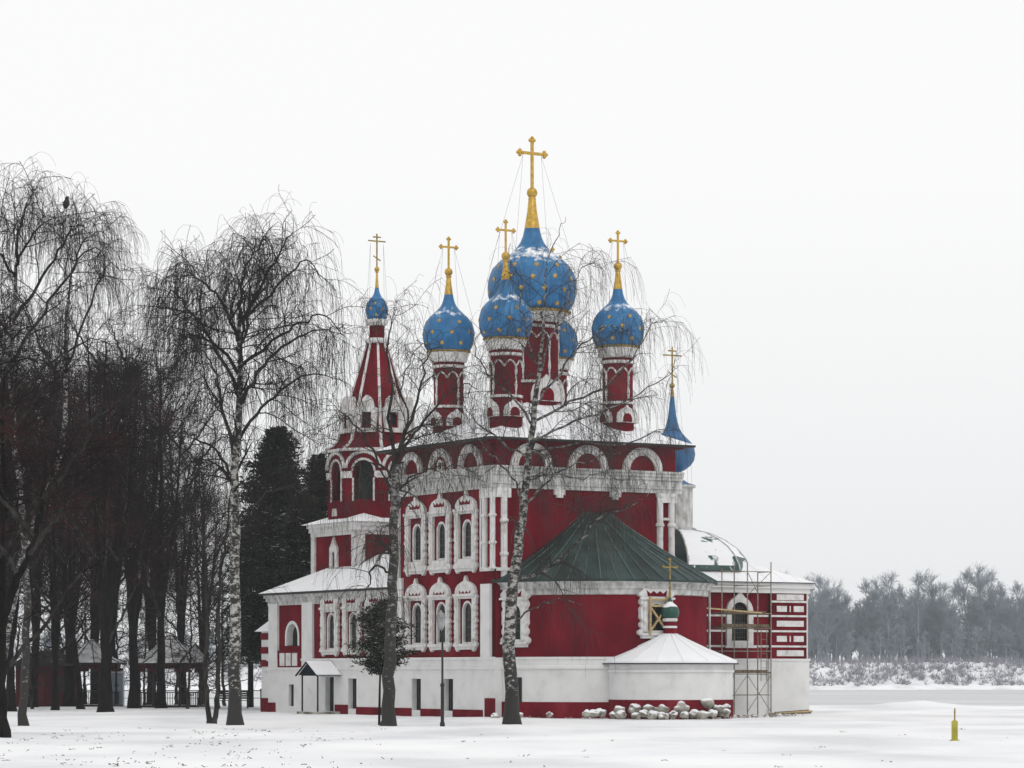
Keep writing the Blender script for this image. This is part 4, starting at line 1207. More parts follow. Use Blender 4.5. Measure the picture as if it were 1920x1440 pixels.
def make_tree(name, base, limbs, seed, bark, twigm, dens=1.0, weep=1.0, sec=(1.2, 3.2), thick=1.0, trunk_n=1, twigup=.25, label='', group=None, cat='tree', twiglen=(.7, 2.2), lod=1, limb_bark='greybark'):
    """limbs: first trunk_n polylines are the trunk, the others main limbs. points are metres from the base"""
    rng = np.random.default_rng(seed)
    root = empty(name, base); tag(root, label, cat, group)
    prim = []
    parts = []
    for li, (pts, rad) in enumerate(limbs):
        P, Rr = resample(pts, rad, 26 if li < trunk_n else 18)
        jit = rng.normal(size=P.shape) * .03; jit[0] = 0
        P = P + jit * (1 if li < trunk_n else 1.5)
        if li < trunk_n:
            z = P[:, 2]; Rr = Rr * (1 + .45 * np.exp(-np.maximum(z, 0) / .35) * (li == 0 or pts[0][2] < .2))
        v, f = tubes(P[None], Rr[None], 10 if li < trunk_n else 7)
        parts.append((v, f, 0 if li < trunk_n else 1)); prim.append((P, Rr))
    prim_arr = [(resample(P, Rr, 18)) for P, Rr in prim]
    PP = np.array([a for a, _ in prim_arr]); RR = np.array([r for _, r in prim_arr])
    lim = np.arange(len(PP)) >= trunk_n
    # secondary branches
    sP, sR = [], []
    for sel, tmin in ((lim, .12), (~lim, .45)):
        if sel.any():
            a, b_ = spawn(rng, PP[sel], RR[sel], 1.7 * dens if tmin < .2 else .9 * dens, tmin, sec, 9, .62, twigup, .10 * weep, .10, .5, .012 * thick, lmul=lambda q: 1.25 - .95 * q ** 1.5)
            sP.append(a); sR.append(b_)
    P2 = np.concatenate(sP); R2 = np.concatenate(sR)
    P3, R3 = spawn(rng, P2, R2, 2.5 * dens, .15, (.6, 1.8), 7, .6, .12, .55 * weep, .12, .6, .0075 * thick)
    # hanging switches
    al = [spawn(rng, P3, R3, 5.5 * dens * lod, .2, twiglen, 7, .5, .0, 2.6 * weep, .045, .7, .0048 * thick),
          spawn(rng, P2, R2, 5.0 * dens * lod, .25, twiglen, 7, .6, .0, 2.4 * weep, .05, .5, .0048 * thick)]
    P4 = np.concatenate([a for a, _ in al]); R4 = np.concatenate([r for _, r in al])
    P4[..., 2] = np.maximum(P4[..., 2], 1.5)
    big = R2[:, 0] > .03
    o = bpy.data.objects.new('trunk', npmesh('trunk', parts, [bark, limb_bark])); C.objects.link(o); o.parent = root
    v1, f1 = tubes(P2, R2, 5); v2, f2 = tubes(P3, R3, 4); v3, f3 = tubes(P4, R4, 3)
    o = bpy.data.objects.new('crown', npmesh('crown', [(v1, f1, 0), (v2, f2, 0), (v3, f3, 0)], [twigm])); C.objects.link(o); o.parent = root
    print(name, len(f1), len(f2), len(f3))
    return root
class TP:
    """turns photo measurements of one tree into metres from its foot; dy is depth off the tree's plane"""
    def __init__(s, px, py, Y=None):
        s.Y = Y or HCAM * FPX / (py - HOR); s.x = gx(px, s.Y)
        s.z = ground_z(s.x, s.Y) - .08; s.base = (s.x, s.Y, s.z)
    def __call__(s, px, py, dy=0.0):
        p = at(px, py, s.Y); return (p.x - s.x, dy, max(p.z - s.z, 0))

# birch in front of the refectory gap (left of the church)
t = TP(441, 1361)
L = [([(0, 0, 0), t(440, 1230), t(442, 1100, .1), t(441, 980), t(440, 900, -.1), t(446, 790), t(450, 690, .1), t(447, 600)], [.27, .24, .2, .18, .16, .14, .11, .08]),
     ([t(447, 600), t(452, 540, .1), t(470, 480, .3), t(500, 440, .4)], [.08, .06, .035, .015]),
     ([t(446, 640), t(430, 590, -.6), t(405, 555, -1.0), t(370, 525, -1.3), t(345, 530, -1.5)], [.08, .06, .05, .03, .012]),
     ([t(448, 610), t(475, 560, .6), t(498, 505, 1.0), t(530, 450, 1.2), t(545, 425, 1.4)], [.08, .065, .05, .03, .012]),
     ([t(448, 600), t(500, 565, -.8), t(545, 520, -1.4), t(585, 500, -1.8), t(610, 540, -2.0)], [.07, .055, .04, .025, .012]),
     ([t(449, 690), t(500, 640, .9), t(550, 600, 1.5), t(600, 580, 2.0), t(640, 620, 2.2)], [.08, .06, .045, .03, .012]),
     ([t(447, 760), t(490, 700, -.9), t(540, 655, -1.6), t(600, 630, -2.0), t(650, 640, -2.4)], [.09, .07, .05, .03, .012]),
     ([t(446, 700), t(410, 650, .8), t(370, 625, 1.5), t(330, 620, 2.1), t(300, 650, 2.4)], [.08, .06, .045, .03, .012]),
     ([t(445, 730), t(400, 640, -1.2), t(365, 590, -1.9), t(335, 560, -2.4), t(320, 590, -2.6)], [.08, .06, .045, .03, .012]),
     ([t(444, 830), t(480, 770, .9), t(530, 720, 1.6), t(580, 690, 2.2), t(620, 700, 2.6)], [.08, .06, .045, .03, .012]),
     ([t(443, 860), t(425, 790, -.4), t(415, 730, -1.0), t(395, 680, -1.4), t(370, 660, -1.8)], [.09, .07, .05, .03, .012]),
     ([t(441, 900), t(400, 840, .8), t(350, 810, 1.6), t(320, 790, 2.2)], [.07, .05, .03, .012]),
     ([t(447, 660), t(452, 590, 1.2), t(440, 520, 2.4), t(420, 470, 3.0)], [.07, .05, .03, .012]),
     ([t(447, 680), t(470, 610, -1.3), t(480, 540, -2.4), t(505, 480, -3.0)], [.07, .05, .03, .012]),
     ([t(441, 980), t(500, 930, -.8), t(560, 915, -1.4), t(600, 925, -1.9)], [.05, .04, .025, .01])]
make_tree('birch_tree', t.base, L, 11, 'birch', 'twig', 1.25, label='tall weeping birch with white trunk just left of the church', group='birches before the church', cat='birch')

# dark tree in front of the refectory
t = TP(728, 1361)
L = [([(0, 0, 0), t(730, 1240), t(736, 1120, .1), t(737, 1000), t(741, 930, -.1), t(744, 870)], [.26, .235, .2, .18, .17, .15]),
     ([t(744, 880), t(752, 820, .3), t(775, 770, .6), t(790, 710, .8), t(800, 660, .9), t(830, 640, 1)], [.11, .09, .07, .05, .03, .012]),
     ([t(744, 890), t(733, 800, -.4), t(735, 720, -.6), t(728, 660, -.7), t(735, 610, -.6), t(755, 590, -.5)], [.10, .08, .06, .045, .03, .012]),
     ([t(748, 850), t(790, 800, -.7), t(830, 755, -1.1), t(870, 730, -1.5), t(900, 740, -1.7)], [.08, .06, .045, .03, .012]),
     ([t(742, 900), t(700, 850, .6), t(670, 800, 1.1), t(645, 780, 1.5), t(630, 800, 1.7)], [.07, .05, .04, .025, .012]),
     ([t(738, 940), t(710, 880, -.5), t(680, 870, -.9), t(650, 890, -1.2)], [.05, .04, .03, .012]),
     ([t(742, 850), t(765, 790, 1.2), t(750, 720, 2.0), t(770, 650, 2.4)], [.07, .05, .03, .012]),
     ([t(736, 1075), t(700, 1062, .2), t(690, 1095, .4), t(680, 1140, .5)], [.06, .05, .03, .012]),
     ([t(736, 1040), t(715, 1020, -.3), t(690, 1015, -.5)], [.05, .035, .012]),
     ([t(742, 920), t(800, 880, .3), t(850, 872, .5), t(900, 890, .6)], [.05, .04, .025, .01])]
make_tree('birch_tree', t.base, [(p_, [q_ * (1 if i_ == 0 else .85) for q_ in r_]) for i_, (p_, r_) in enumerate(L)], 12, 'birchgrey', 'twigpale', 1.2, sec=(.9, 2.4), label='grey trunked forked birch in front of the three tall window pairs', group='birches before the church', cat='birch', twiglen=(.6, 1.6))

# birch in front of the apse
t = TP(960, 1358)
L = [([(0, 0, 0), t(957, 1270), t(954, 1190, .1), t(963, 1080), t(975, 1000, -.1), t(983, 930), t(990, 860, .1), t(1000, 780), t(1012, 690, .1), t(1018, 600)], [.30, .27, .25, .22, .18, .16, .14, .12, .09, .05]),
     ([t(1018, 600), t(1022, 540, .2), t(1030, 480, .3), t(1050, 430, .4), t(1062, 410, .4)], [.05, .04, .03, .02, .01]),
     ([t(966, 1085), t(1015, 1075, -.3), t(1055, 1045, -.6), t(1090, 1005, -.8), t(1130, 970, -1.0), t(1180, 955, -1.2), t(1220, 925, -1.3)], [.12, .10, .08, .07, .055, .035, .015]),
     ([t(958, 1170), t(1000, 1140, .3), t(1040, 1125, .5), t(1095, 1135, .6)], [.06, .045, .03, .012]),
     ([t(980, 955), t(965, 900, .3), t(930, 860, .6), t(905, 830, .9), t(885, 800, 1.0)], [.06, .05, .04, .025, .01]),
     ([t(982, 950), t(1010, 920, -.3), t(1060, 880, -.8), t(1120, 860, -1.2), t(1180, 850, -1.5)], [.07, .06, .045, .03, .012]),
     ([t(1000, 800), t(960, 740, .8), t(920, 700, 1.4), t(890, 650, 1.8), t(900, 600, 2.0)], [.07, .055, .04, .03, .012]),
     ([t(1005, 760), t(1050, 700, -.8), t(1095, 650, -1.3), t(1140, 620, -1.8), t(1180, 640, -2.0)], [.07, .055, .04, .03, .012]),
     ([t(1002, 790), t(1060, 755, .9), t(1130, 720, 1.6), t(1190, 660, 2.1), t(1225, 600, 2.4), t(1250, 590, 2.5)], [.08, .065, .05, .035, .02, .01]),
     ([t(1010, 700), t(1035, 630, .9), t(1060, 560, 1.4), t(1085, 500, 1.8), t(1115, 480, 2.0)], [.06, .05, .035, .025, .01]),
     ([t(995, 830), t(1060, 800, -1.0), t(1150, 770, -1.8), t(1220, 730, -2.3), t(1265, 700, -2.6)], [.07, .06, .045, .03, .01]),
     ([t(992, 850), t(1080, 830, .6), t(1170, 830, 1.1), t(1240, 800, 1.6), t(1280, 800, 1.8)], [.06, .05, .04, .025, .01]),
     ([t(992, 860), t(940, 830, -.8), t(890, 790, -1.4), t(860, 750, -1.8)], [.06, .05, .035, .01]),
     ([t(986, 900), t(1040, 890, .5), t(1090, 895, .8), t(1150, 880, 1.0)], [.05, .04, .03, .01]),
     ([t(1012, 700), t(990, 640, -.9), t(975, 580, -1.4), t(985, 540, -1.6)], [.05, .04, .03, .01])]
make_tree('birch_tree', t.base, [(p_, [q_ * (1 if i_ == 0 else .78) for q_ in r_]) for i_, (p_, r_) in enumerate(L)], 13, 'birch', 'twigpale', 1.25, sec=(.9, 2.3), label='black and white birch in front of the green roofed apse', group='birches before the church', cat='birch', twiglen=(.6, 2.4), thick=.8, limb_bark='birchgrey')

# tall birches at the left edge
t = TP(45, 1361)
L = [([(0, 0, 0), t(47, 1250), t(50, 1150, .2), t(45, 1000), t(30, 850, -.2), t(20, 700), t(25, 590, .2), t(30, 490)], [.17, .155, .15, .14, .13, .11, .09, .06]),
     ([t(30, 490), t(35, 430, .2), t(50, 385, .3), t(70, 375, .4)], [.06, .045, .03, .012]),
     ([t(25, 600), t(60, 540, .8), t(95, 470, 1.4), t(125, 415, 1.8), t(155, 405, 2)], [.08, .06, .05, .03, .012]),
     ([t(22, 680), t(80, 600, -.9), t(130, 540, -1.5), t(180, 480, -2), t(215, 500, -2.3)], [.08, .06, .05, .03, .012]),
     ([t(24, 640), t(-20, 580, .9), t(-60, 520, 1.4), t(-80, 490, 1.8)], [.07, .055, .04, .012]),
     ([t(27, 520), t(0, 470, -.8), t(-20, 410, -1.2), t(-10, 380, -1.5)], [.06, .05, .03, .012]),
     ([t(28, 500), t(60, 460, -.9), t(90, 430, -1.4), t(115, 440, -1.7)], [.06, .045, .03, .012]),
     ([t(22, 760), t(70, 690, 1.0), t(130, 640, 1.8), t(180, 620, 2.3)], [.07, .055, .04, .012]),
     ([t(30, 850), t(-10, 760, -1.0), t(-50, 700, -1.8), t(-90, 690, -2.2)], [.07, .055, .04, .012])]
make_tree('birch_tree', t.base, L, 14, 'birchgrey', 'twig', 1.2, label='slim tall weeping birch near the left edge of the photo', group='birches among the dark trees', cat='birch')
t = TP(-12, 1340)
L = [([(0, 0, 0), t(5, 1220), t(28, 1100, .2), t(60, 990), t(90, 920, -.2), t(112, 850), t(122, 760, .2), t(122, 650), t(128, 560)], [.26, .23, .2, .18, .16, .14, .12, .09, .06]),
     ([t(112, 850), t(150, 800, .6), t(190, 770, 1.0), t(240, 730, 1.4), t(270, 690, 1.8)], [.08, .07, .05, .03, .012]),
     ([t(122, 700), t(160, 610, -.7), t(190, 540, -1.1), t(215, 500, -1.4), t(235, 520, -1.6)], [.07, .06, .045, .03, .012]),
     ([t(126, 600), t(130, 520, .4), t(150, 450, .8), t(180, 430, 1.0), t(205, 450, 1.2)], [.06, .05, .04, .025, .012]),
     ([t(100, 890), t(60, 820, .8), t(20, 780, 1.4), t(-20, 770, 1.8)], [.07, .055, .04, .012]),
     ([t(122, 740), t(85, 660, -.8), t(60, 600, -1.2), t(40, 560, -1.6)], [.07, .055, .04, .012])]
make_tree('birch_tree', t.base, L, 15, 'birch', 'twig', 1.3, label='leaning birch trunk rising rightwards from the left edge', group='birches among the dark trees', cat='birch')

# dark limes: straight clustered trunks and dense dark crowns
def lime(px, py, label, seed, tops, Y=None, r=.35, twigm='twigred', dens=1.15, bark='darkbark', name='lime_tree', fork=.28, group='dark trees left of the church', ztop=17, lod=.8):
    t = TP(px, py, Y)
    rnd = random.Random(seed)
    limbs = []
    H = ztop
    for i, (dx, h) in enumerate(tops):
        a = rnd.uniform(0, 6.28); q = rnd.uniform(.3, 1.2)
        zf = H * fork * (0 if i == 0 else rnd.uniform(.6, 1.1))
        rr = r * (1 if i == 0 else .6)
        x = dx
        pts = [(dx * .0, 0, zf), (dx * .35, q * math.sin(a) * .3, zf + (h - zf) * .25), (dx * .75, q * math.sin(a) * .6, zf + (h - zf) * .5), (dx, q * math.sin(a), zf + (h - zf) * .8), (dx * 1.1, q * math.sin(a) * 1.2, h)]
        if i:
            t0_ = limbs[0][0]; zs_ = [q_[2] for q_ in t0_]
            x0_ = float(np.interp(zf, zs_, [q_[0] for q_ in t0_])); y0_ = float(np.interp(zf, zs_, [q_[1] for q_ in t0_]))
            pts = [(x0_ + (p_[0] if j_ else 0) * (1 if j_ else 0) - (x0_ * j_ / 4 if j_ else 0), y0_ * (1 - j_ / 4) + p_[1], p_[2]) for j_, p_ in enumerate(pts)]
        limbs.append((pts, [rr, rr * .72, rr * .5, rr * .25, rr * .06]))
    nt_ = len(tops)
    for i in range(nt_):
        pts = limbs[i][0]
        for k in range(8):
            f = rnd.uniform(.14, .92); j = min(int(f * 4), 3); g = f * 4 - j
            p = Vector(pts[j]).lerp(Vector(pts[j + 1]), g)
            a = rnd.uniform(0, 6.28); ln = rnd.uniform(1.8, 3.6) * (1.15 - f * .55)
            d = Vector((math.cos(a), math.sin(a), 0))
            limbs.append(([tuple(p), tuple(p + d * ln * .4 + Vector((0, 0, ln * .45))), tuple(p + d * ln * .75 + Vector((0, 0, ln * .95))), tuple(p + d * ln + Vector((0, 0, ln * 1.25)))], [.085, .06, .04, .012]))
    return make_tree(name, t.base, limbs, seed, bark, twigm, dens, weep=.25, sec=(.9, 2.4), thick=1.25, trunk_n=nt_, twigup=.35, label=label, group=group, twiglen=(.4, 1.1), lod=lod)
lime(-3, 1386, 'thick dark trunk at the very left edge, nearest of the dark trees', 21, [(0, 11.5), (-.8, 11), (1.6, 9)], r=.30, ztop=15)
l1 = lime(198, 1336, 'massive dark trunk splitting upward, standing apart on the snow', 22, [(0, 20), (-.9, 21), (.9, 20), (1.6, 18)], r=.36, ztop=20, fork=.2)
lime(252, 1323, 'dark many stemmed tree in front of the gazebo, right of the massive trunk', 23, [(-.2, 22), (.7, 21), (-1.0, 19), (1.4, 19)], r=.33, ztop=21, Y=181)
l3 = lime(302, 1323, 'dark straight trunk against the gazebo post, rightmost of the thick trunks', 24, [(.1, 21), (-.6, 19), (1.2, 18)], r=.30, ztop=20, Y=182)
lime(152, 1326, 'dark tree leaning left just behind the massive trunk', 25, [(-1.6, 19), (.2, 20), (-.4, 17)], r=.2, ztop=19, Y=178)
lime(103, 1330, 'dark tree in front of the red pavilion', 26, [(0, 18), (-.7, 19), (1.2, 16)], r=.2, ztop=18, Y=172)
lime(22, 1333, 'dark tree between the left edge and the slim birch', 27, [(0, 17), (1.0, 18), (-1, 16)], r=.24, ztop=17, Y=165)
# double-stemmed young tree
t = TP(392, 1358)
L = [([(0, 0, 0), t(388, 1300), t(385, 1250, .1), t(388, 1150), t(385, 1050, -.1), t(375, 940), t(372, 860)], [.10, .095, .09, .07, .055, .04, .02]),
     ([(.2, 0, 0), t(406, 1310), t(411, 1240, .1), t(409, 1160), t(415, 1060, .2), t(428, 980), t(432, 900)], [.10, .095, .09, .07, .055, .04, .02]),
     ([t(385, 1100), t(360, 1040, .5), t(340, 1000, .8)], [.04, .03, .01]), ([t(411, 1130), t(370, 1080, -.6), t(340, 1075, -.9)], [.04, .03, .01]), ([t(386, 1170), t(350, 1140, .3), t(320, 1150, .5)], [.035, .025, .01]),
     ([t(410, 1180), t(440, 1130, .5), t(470, 1110, .8)], [.035, .025, .01]), ([t(385, 1010), t(350, 950, -.5), t(330, 920, -.8)], [.035, .025, .01]), ([t(415, 1050), t(450, 1000, .4), t(480, 980, .6)], [.035, .025, .01])]
make_tree('young_tree', t.base, L, 16, 'greybark', 'twig', 1.3, weep=.5, sec=(.7, 1.8), trunk_n=2, label='slender double stemmed tree left of the big birch', twiglen=(.4, 1.0))
# bushy young growth between the grove and the church
def thicket(px, Y, seed):
    x = gx(px, Y); rnd = random.Random(seed)
    L = [([(0, 0, 0), (.1, 0, 2), (.2, .1, 4.5), (.1, 0, 7.5)], [.09, .07, .05, .015])]
    for k in range(15):
        z = .8 + k * .42; a = rnd.uniform(0, 6.28); l_ = rnd.uniform(1.2, 2.4)
        c_, s_ = math.cos(a), math.sin(a)
        L.append(([(.1, 0, z), (c_ * l_ * .4, s_ * l_ * .4, z + .25), (c_ * l_ * .8, s_ * l_ * .8, z + .4), (c_ * l_ * 1.1, s_ * l_ * 1.1, z + .35)], [.035, .026, .018, .008]))
    return make_tree('understorey_tree', (x, Y, ground_z(x, Y) - .05), L, seed, 'greybark', 'twig', 1.1, weep=.35, sec=(.6, 1.5), label='low twiggy young tree among the trunks near the gazebos', group='young trees under the grove', twiglen=(.3, .8), thick=1.1, lod=.7)
th = thicket(352, 176, 31)
for px, Y, s_, rz in ((300, 197, 1.15, 1), (410, 179, .95, 2.2), (420, 199, 1.2, 3.9), (270, 186, .9, 5), (330, 201, 1.3, .3), (225, 199, 1.2, 2.9), (160, 196, 1.1, 4.4), (110, 195, 1.2, 1.7), (60, 178, 1.0, 3.1), (385, 190, 1.1, 5.6), (5, 180, 1.1, .8)):
    o = copy_tree(th); x = gx(px, Y); o.location = (x, Y, ground_z(x, Y) - .05); o.rotation_euler = (0, 0, rz); o.scale = (s_, s_, s_)
# further dark trees filling the grove behind, copies of the built limes
fill = [(60, 186, 1.02, 2.0), (130, 188, .98, .7), (215, 196, 1.08, 4.0), (285, 199, .95, 2.6), (345, 190, .86, 5.2), (380, 200, .78, 1.1), (20, 192, 1.0, 3.3), (-40, 170, 1.0, .4), (-70, 150, .95, 1.9), (178, 203, 1.05, 5.0), (100, 200, .92, 2.2)]
flab = ['dark bare tree behind the grove', ]
for i, (px, Y, s_, rz) in enumerate(fill):
    o = copy_tree(l1 if i % 2 else l3)
    x = gx(px, Y); o.location = (x, Y, ground_z(x, Y) - .05); o.rotation_euler = (0, 0, rz); o.scale = (s_, s_, s_)
    o['label'] = 'dark bare tree standing in the back rows of the grove, crown merged with its neighbours'; o['group'] = 'back rows of the dark grove'

# conifers
def conifer(name, px, Y, top_py, wid, seed, label, mat='needle', bot=0.04, nb=520, rounded=True, group=None, tuft=(.20, .44), ntuft=26, z0=None, xoff=0.0, trunk_r=.2):
    rng = np.random.default_rng(seed)
    x0 = gx(px, Y); z0 = ground_z(x0, Y) - .05
    H = at(px, top_py, Y).z - z0
    root = empty(name, (x0, Y, z0)); tag(root, label, 'conifer', group)
    P, Rr = resample([(0, 0, 0), (xoff * .3, 0, H * .35), (xoff, 0, H * .7), (xoff, .1, H * .98)], [trunk_r, trunk_r * .75, trunk_r * .4, .02], 14)
    v, f = tubes(P[None], Rr[None], 8)
    o = bpy.data.objects.new('trunk', npmesh('trunk', [(v, f, 0)], ['darkbark'])); C.objects.link(o); o.parent = root
    h = rng.uniform(bot, .99, nb) * H
    fr = 1 - h / H
    prof = np.sin(np.clip(fr, 0, 1) ** .62 * np.pi * .53) if rounded else fr
    if bot > .3: prof = np.sin(np.clip((h / H - bot) / (1 - bot), 0, 1) ** .8 * np.pi) ** .6
    ln = wid * prof * rng.uniform(.5 if bot < .3 else .3, 1.12 if bot < .3 else 1.3, nb) + .15
    az = rng.uniform(0, 2 * np.pi, nb)
    ln = ln * (.84 + .14 * np.sin(h * 4.3 + seed) + .14 * np.sin(az * 3 + h * 1.7))
    n = 6; tt = np.linspace(0, 1, n)
    B = np.empty((nb, n, 3))
    sx = np.interp(h, P[:, 2], P[:, 0])
    B[:, :, 0] = sx[:, None] + (ln[:, None] * tt) * np.cos(az)[:, None]; B[:, :, 1] = (ln[:, None] * tt) * np.sin(az)[:, None]
    B[:, :, 2] = h[:, None] + ln[:, None] * (-.28 * tt + .25 * tt ** 2) + rng.normal(0, .05, (nb, 1))
    bv, bf = tubes(B, np.full((nb, n), .02) * (1 - tt * .7), 3)
    # needle tufts: many thin blades clumped on each branch
    idx = np.repeat(np.arange(nb), ntuft); t_ = rng.uniform(.18 if bot < .3 else .35, 1.0, len(idx)) ** .75
    j = np.clip((t_ * (n - 1)).astype(int), 0, n - 2); g = (t_ * (n - 1) - j)[:, None]
    c = B[idx, j] * (1 - g) + B[idx, j + 1] * g + rng.normal(0, .10, (len(idx), 3)) * np.array([1, 1, .6])
    d = rng.normal(size=(len(idx), 3)); d[:, 2] = d[:, 2] * .5 + .1; d /= np.linalg.norm(d, axis=1, keepdims=True)
    s2 = rng.normal(size=(len(idx), 3)); s2 = np.cross(d, s2); s2 /= np.linalg.norm(s2, axis=1, keepdims=True)
    l_ = rng.uniform(*tuft, (len(idx), 1)); w_ = l_ * .26
    q = np.stack([c - s2 * w_, c + d * l_ * .5 - s2 * w_ * .2, c + d * l_, c + d * l_ * .4 + s2 * w_], axis=1).reshape(-1, 3)
    qf = np.arange(len(idx) * 4).reshape(-1, 4)
    me = npmesh('foliage', [(bv, bf, 1), (q, qf, 0)], [mat, 'darkbark'])
    me.polygons.foreach_set('use_smooth', np.zeros(len(me.polygons), bool))
    o = bpy.data.objects.new('foliage', me); C.objects.link(o); o.parent = root
    return root
cf = conifer('conifer_tree', 520, 176, 800, 3.7, 41, 'tallest dark conifer with rounded top between birch and bell tower', bot=.18, nb=1100, ntuft=34)
conifer('conifer_tree', 598, 180, 852, 2.8, 42, 'dark conifer half hidden behind the bell tower', bot=.15, nb=650, ntuft=34)
conifer('conifer_tree', 566, 172, 925, 2.5, 43, 'lower dark conifer filling in before the two tall ones', bot=.2, nb=650, ntuft=34)
conifer('conifer_tree', 470, 186, 985, 2.2, 44, 'low dark conifer left of the tallest conifer', bot=.29, nb=500, ntuft=30)
t = TP(711, 1358)
conifer('young_pine', 711, t.Y, 1125, 1.22, 45, 'small bushy pine on a thin stem against the dark tree trunk', mat='needle2', bot=.42, nb=170, ntuft=52, tuft=(.10, .22), xoff=.1, trunk_r=.055)

# crow in the leftmost birch
b = MB()
b.lathe((0, 0, 0), [(.01, -.19), (.06, -.14), (.10, -.04), (.105, .04), (.075, .12), (.06, .15), (.065, .19), (.05, .235), (.01, .26)], 12)
for i, (x, y, z) in enumerate(b.v): b.v[i] = (x * 1.05 + z * .15, y * 1.0, z)
bd = b.build('crow', noisy('crow_feathers', [(0.006, 0.006, 0.007), (0.012, 0.012, 0.014)], 9, .5), None, at(124, 382, 118.0))
b = MB(); b.tube([(.08, 0, .20), (.14, 0, .185)], [.022, .004], 6); b.build('beak', 'iron', bd)
b = MB(); b.add([(-.03, -.04, -.14), (-.03, .04, -.14), (-.10, .03, -.32), (-.10, -.03, -.32), (-.05, -.04, -.15), (-.05, .04, -.15)], [(0, 1, 2, 3), (4, 3, 2, 5)]); b.build('tail', 'iron', bd)
bd.scale = (1.2, 1.2, 1.15)
tag(bd, 'black crow perched high in the leftmost birch crown', 'bird')

# ------------------------------------------------------------------ far bank: wood, scrub
def far_tree_parts(rng, H, W, thick=1.0, dens=1.0, t0=.18):
    limbs = [resample([(0, 0, 0), (rng.normal() * .3, 0, H * .4), (rng.normal() * .6, rng.normal() * .5, H * .75), (rng.normal() * .8, 0, H)], [.35, .28, .16, .05], 14)]
    P = np.array([limbs[0][0]]); Rr = np.array([limbs[0][1]])
    P1, R1 = spawn(rng, P, Rr, 1.1 * dens, t0, (W * .6, W * 1.15), 8, .55, .55, .02, .07, .5, .05, lmul=lambda t: 1.15 - .7 * t)
    P2, R2 = spawn(rng, P1, R1, 1.5 * dens, .2, (W * .25, W * .5), 6, .5, .35, .02, .1, .6, .035 * thick)
    P3, R3 = spawn(rng, P2, R2, 2.6 * dens, .15, (W * .12, W * .30), 4, .5, .25, .0, .1, .6, .020 * thick)
    return [tubes(P, Rr, 6)], [tubes(P1, R1, 4), tubes(P2, R2, 3), tubes(P3, R3, 3)]
rng = np.random.default_rng(77)
protos = []
for k in range(4):
    H = 21; W = 5.0 + k * .5
    tr, cr = far_tree_parts(rng, H, W, 1.2, 1.7)
    tr2, cr2 = far_tree_parts(rng, H, W * 1.1, 3.4, 1.0, .03)
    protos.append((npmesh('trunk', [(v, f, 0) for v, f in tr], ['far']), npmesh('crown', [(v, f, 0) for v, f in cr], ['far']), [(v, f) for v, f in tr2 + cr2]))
    print('far proto', sum(len(f) for v, f in cr), sum(len(f) for v, f in cr2))
def far_tree(px, top_py, Y, k, label, group):
    x = gx(px, Y); z = ground_z(x, Y); H = at(px, top_py, Y).z - z; s_ = H / 21
    r = empty('far_tree', (x, Y, z - .3), random.random() * 6); tag(r, label, 'tree', group); r.scale = (s_ * 1.05, s_ * 1.05, s_)
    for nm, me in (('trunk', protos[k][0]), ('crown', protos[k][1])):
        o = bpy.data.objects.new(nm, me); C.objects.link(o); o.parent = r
random.seed(4)
skyline = [(1200, 1104), (1235, 1096), (1275, 1108), (1310, 1100), (1350, 1106), (1390, 1098), (1430, 1105), (1470, 1100), (1512, 1100), (1535, 1098), (1552, 1104), (1568, 1122), (1590, 1125), (1622, 1106), (1645, 1104), (1668, 1100), (1690, 1112), (1722, 1093), (1742, 1096), (1765, 1115), (1792, 1104), (1815, 1090), (1832, 1082), (1856, 1096), (1880, 1108), (1905, 1110), (1928, 1116), (1955, 1104), (1990, 1112), (2030, 1100), (2075, 1110), (2120, 1104)]
for i, (px, ty) in enumerate(skyline):
    lb = 'bare tree in the front row of the wood across the river'
    if px == 1832: lb = 'tallest bare spreading tree on the skyline across the river'
    if px == 1722: lb = 'tall bare tree left of the tallest one in the wood across the river'
    far_tree(px, ty + 2, 985 + (i * 37 % 23), i % 4, lb, 'front row of the wood across the river')
# the wood behind as one mass
def mass(name, n, x0, x1, y0, y1, h0, h1, label, mat, dens, seed, zoff=0):
    rng = np.random.default_rng(seed); parts = []
    for i in range(n):
        v_, f_ = None, None
        pr = protos[i % 4][2]; x, y = rng.uniform(x0, x1), rng.uniform(y0, y1); s_ = rng.uniform(h0, h1) / 21; a = rng.uniform(0, 6.28)
        for v, f in pr:
            q = v.copy(); xx = q[:, 0] * math.cos(a) - q[:, 1] * math.sin(a); yy = q[:, 0] * math.sin(a) + q[:, 1] * math.cos(a)
            q = np.stack([xx * s_ * 1.15 + x, yy * s_ * 1.15 + y, q[:, 2] * s_ + ground_z(x, y) - .5], 1)
            parts.append((q, f, 0))
    o = bpy.data.objects.new(name, npmesh(name, parts, [mat])); C.objects.link(o)
    kind(o, 'stuff'); tag(o, label, 'wood'); return o
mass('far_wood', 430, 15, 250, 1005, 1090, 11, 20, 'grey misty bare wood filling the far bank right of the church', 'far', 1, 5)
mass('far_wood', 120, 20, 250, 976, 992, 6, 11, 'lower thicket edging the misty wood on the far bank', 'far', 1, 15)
mass('far_wood', 60, -230, -60, 985, 1090, 6, 11, 'low pale misty trees on the far bank behind the grove', 'far', 1, 6)
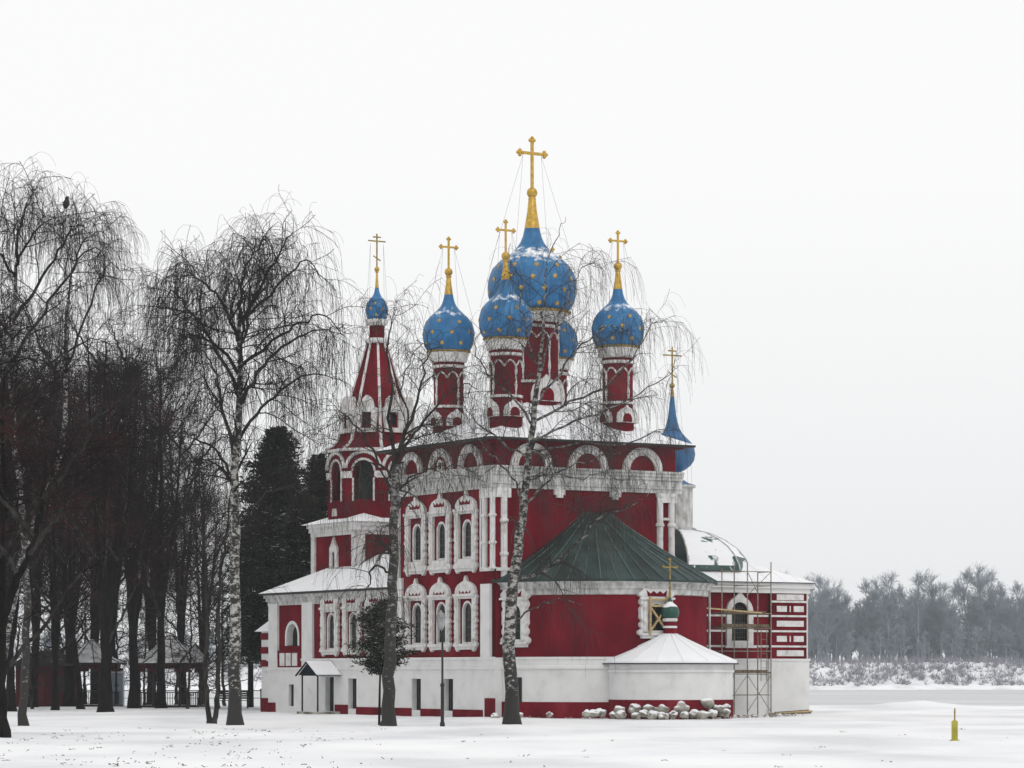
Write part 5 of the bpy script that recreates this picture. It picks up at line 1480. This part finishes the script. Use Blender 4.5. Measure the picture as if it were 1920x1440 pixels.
# scrub and small snow-laden bushes on the bank
rng = np.random.default_rng(9)
parts = []
P0 = []; 
for i in range(3000):
    x = rng.uniform(20, 245) if i < 2300 else rng.uniform(-220, -60)
    y = rng.uniform(926, 978); s_ = rng.uniform(.9, 3.0)
    m_ = 13
    d = rng.normal(size=(m_, 3)); d[:, 2] = np.abs(d[:, 2]) + .5; d /= np.linalg.norm(d, axis=1, keepdims=True)
    st = np.array([x, y, ground_z(x, y) - .1]); tt = np.linspace(0, 1, 4)[None, :, None]
    P0.append(st + d[:, None, :] * tt * s_ * rng.uniform(.6, 1.2, (m_, 1, 1)))
P0 = np.concatenate(P0); R0 = np.full(P0.shape[:2], .055) * np.linspace(1.2, .5, 4)[None]
v, f = tubes(P0, R0, 3)
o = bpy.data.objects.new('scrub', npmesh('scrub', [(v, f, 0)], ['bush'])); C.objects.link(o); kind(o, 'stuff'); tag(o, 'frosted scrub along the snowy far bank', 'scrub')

# dry weeds and leaves poking through the foreground snow
rnd = random.Random(8); P0 = []
for i in range(230):
    Y = 66 + 48 * rnd.random() ** 1.3; px = rnd.gauss(330, 230) if rnd.random() < .72 else rnd.uniform(0, 1900)
    if px < -60: px = rnd.uniform(-60, 300)
    x = gx(px, Y); z = ground_z(x, Y)
    for k in range(rnd.randint(1, 5)):
        a = rnd.uniform(0, 6.28); l_ = rnd.uniform(.02, .12); c_ = Vector((x + rnd.gauss(0, .08), Y + rnd.gauss(0, .1), z - .01))
        d = Vector((math.cos(a), math.sin(a), rnd.uniform(.1, 1.1))).normalized() * l_
        P0.append([c_, c_ + d * .5, c_ + d + Vector((0, 0, -l_ * .2))])
P0 = np.array([[tuple(q) for q in p] for p in P0]); R0 = np.full(P0.shape[:2], .010)
v, f = tubes(P0, R0, 3)
o = bpy.data.objects.new('dry_weeds', npmesh('dry_weeds', [(v, f, 0)], ['weed'])); C.objects.link(o); kind(o, 'stuff'); tag(o, 'dry weed stalks and leaf scraps poking through the snow', 'weeds')

# ------------------------------------------------------------------ haze
b = MB(); b.box(-720, 720, -40, 1370, -5.2, 36)
hz = b.build('haze', [])
hm = bpy.data.materials.new('winter_haze'); hm.use_nodes = True
t_ = hm.node_tree; t_.nodes.clear()
oo = N(t_, 'ShaderNodeOutputMaterial'); pv_ = N(t_, 'ShaderNodeVolumePrincipled')
pv_.inputs['Color'].default_value = (.90, .94, .98, 1); pv_.inputs['Density'].default_value = HAZE = 0.00014; pv_.inputs['Anisotropy'].default_value = 0.1
t_.links.new(pv_.outputs[0], oo.inputs['Volume'])
hz.data.materials.clear(); hz.data.materials.append(hm); kind(hz, 'stuff'); hz['label'] = 'thin winter haze over the river and far bank'; hz['category'] = 'haze'
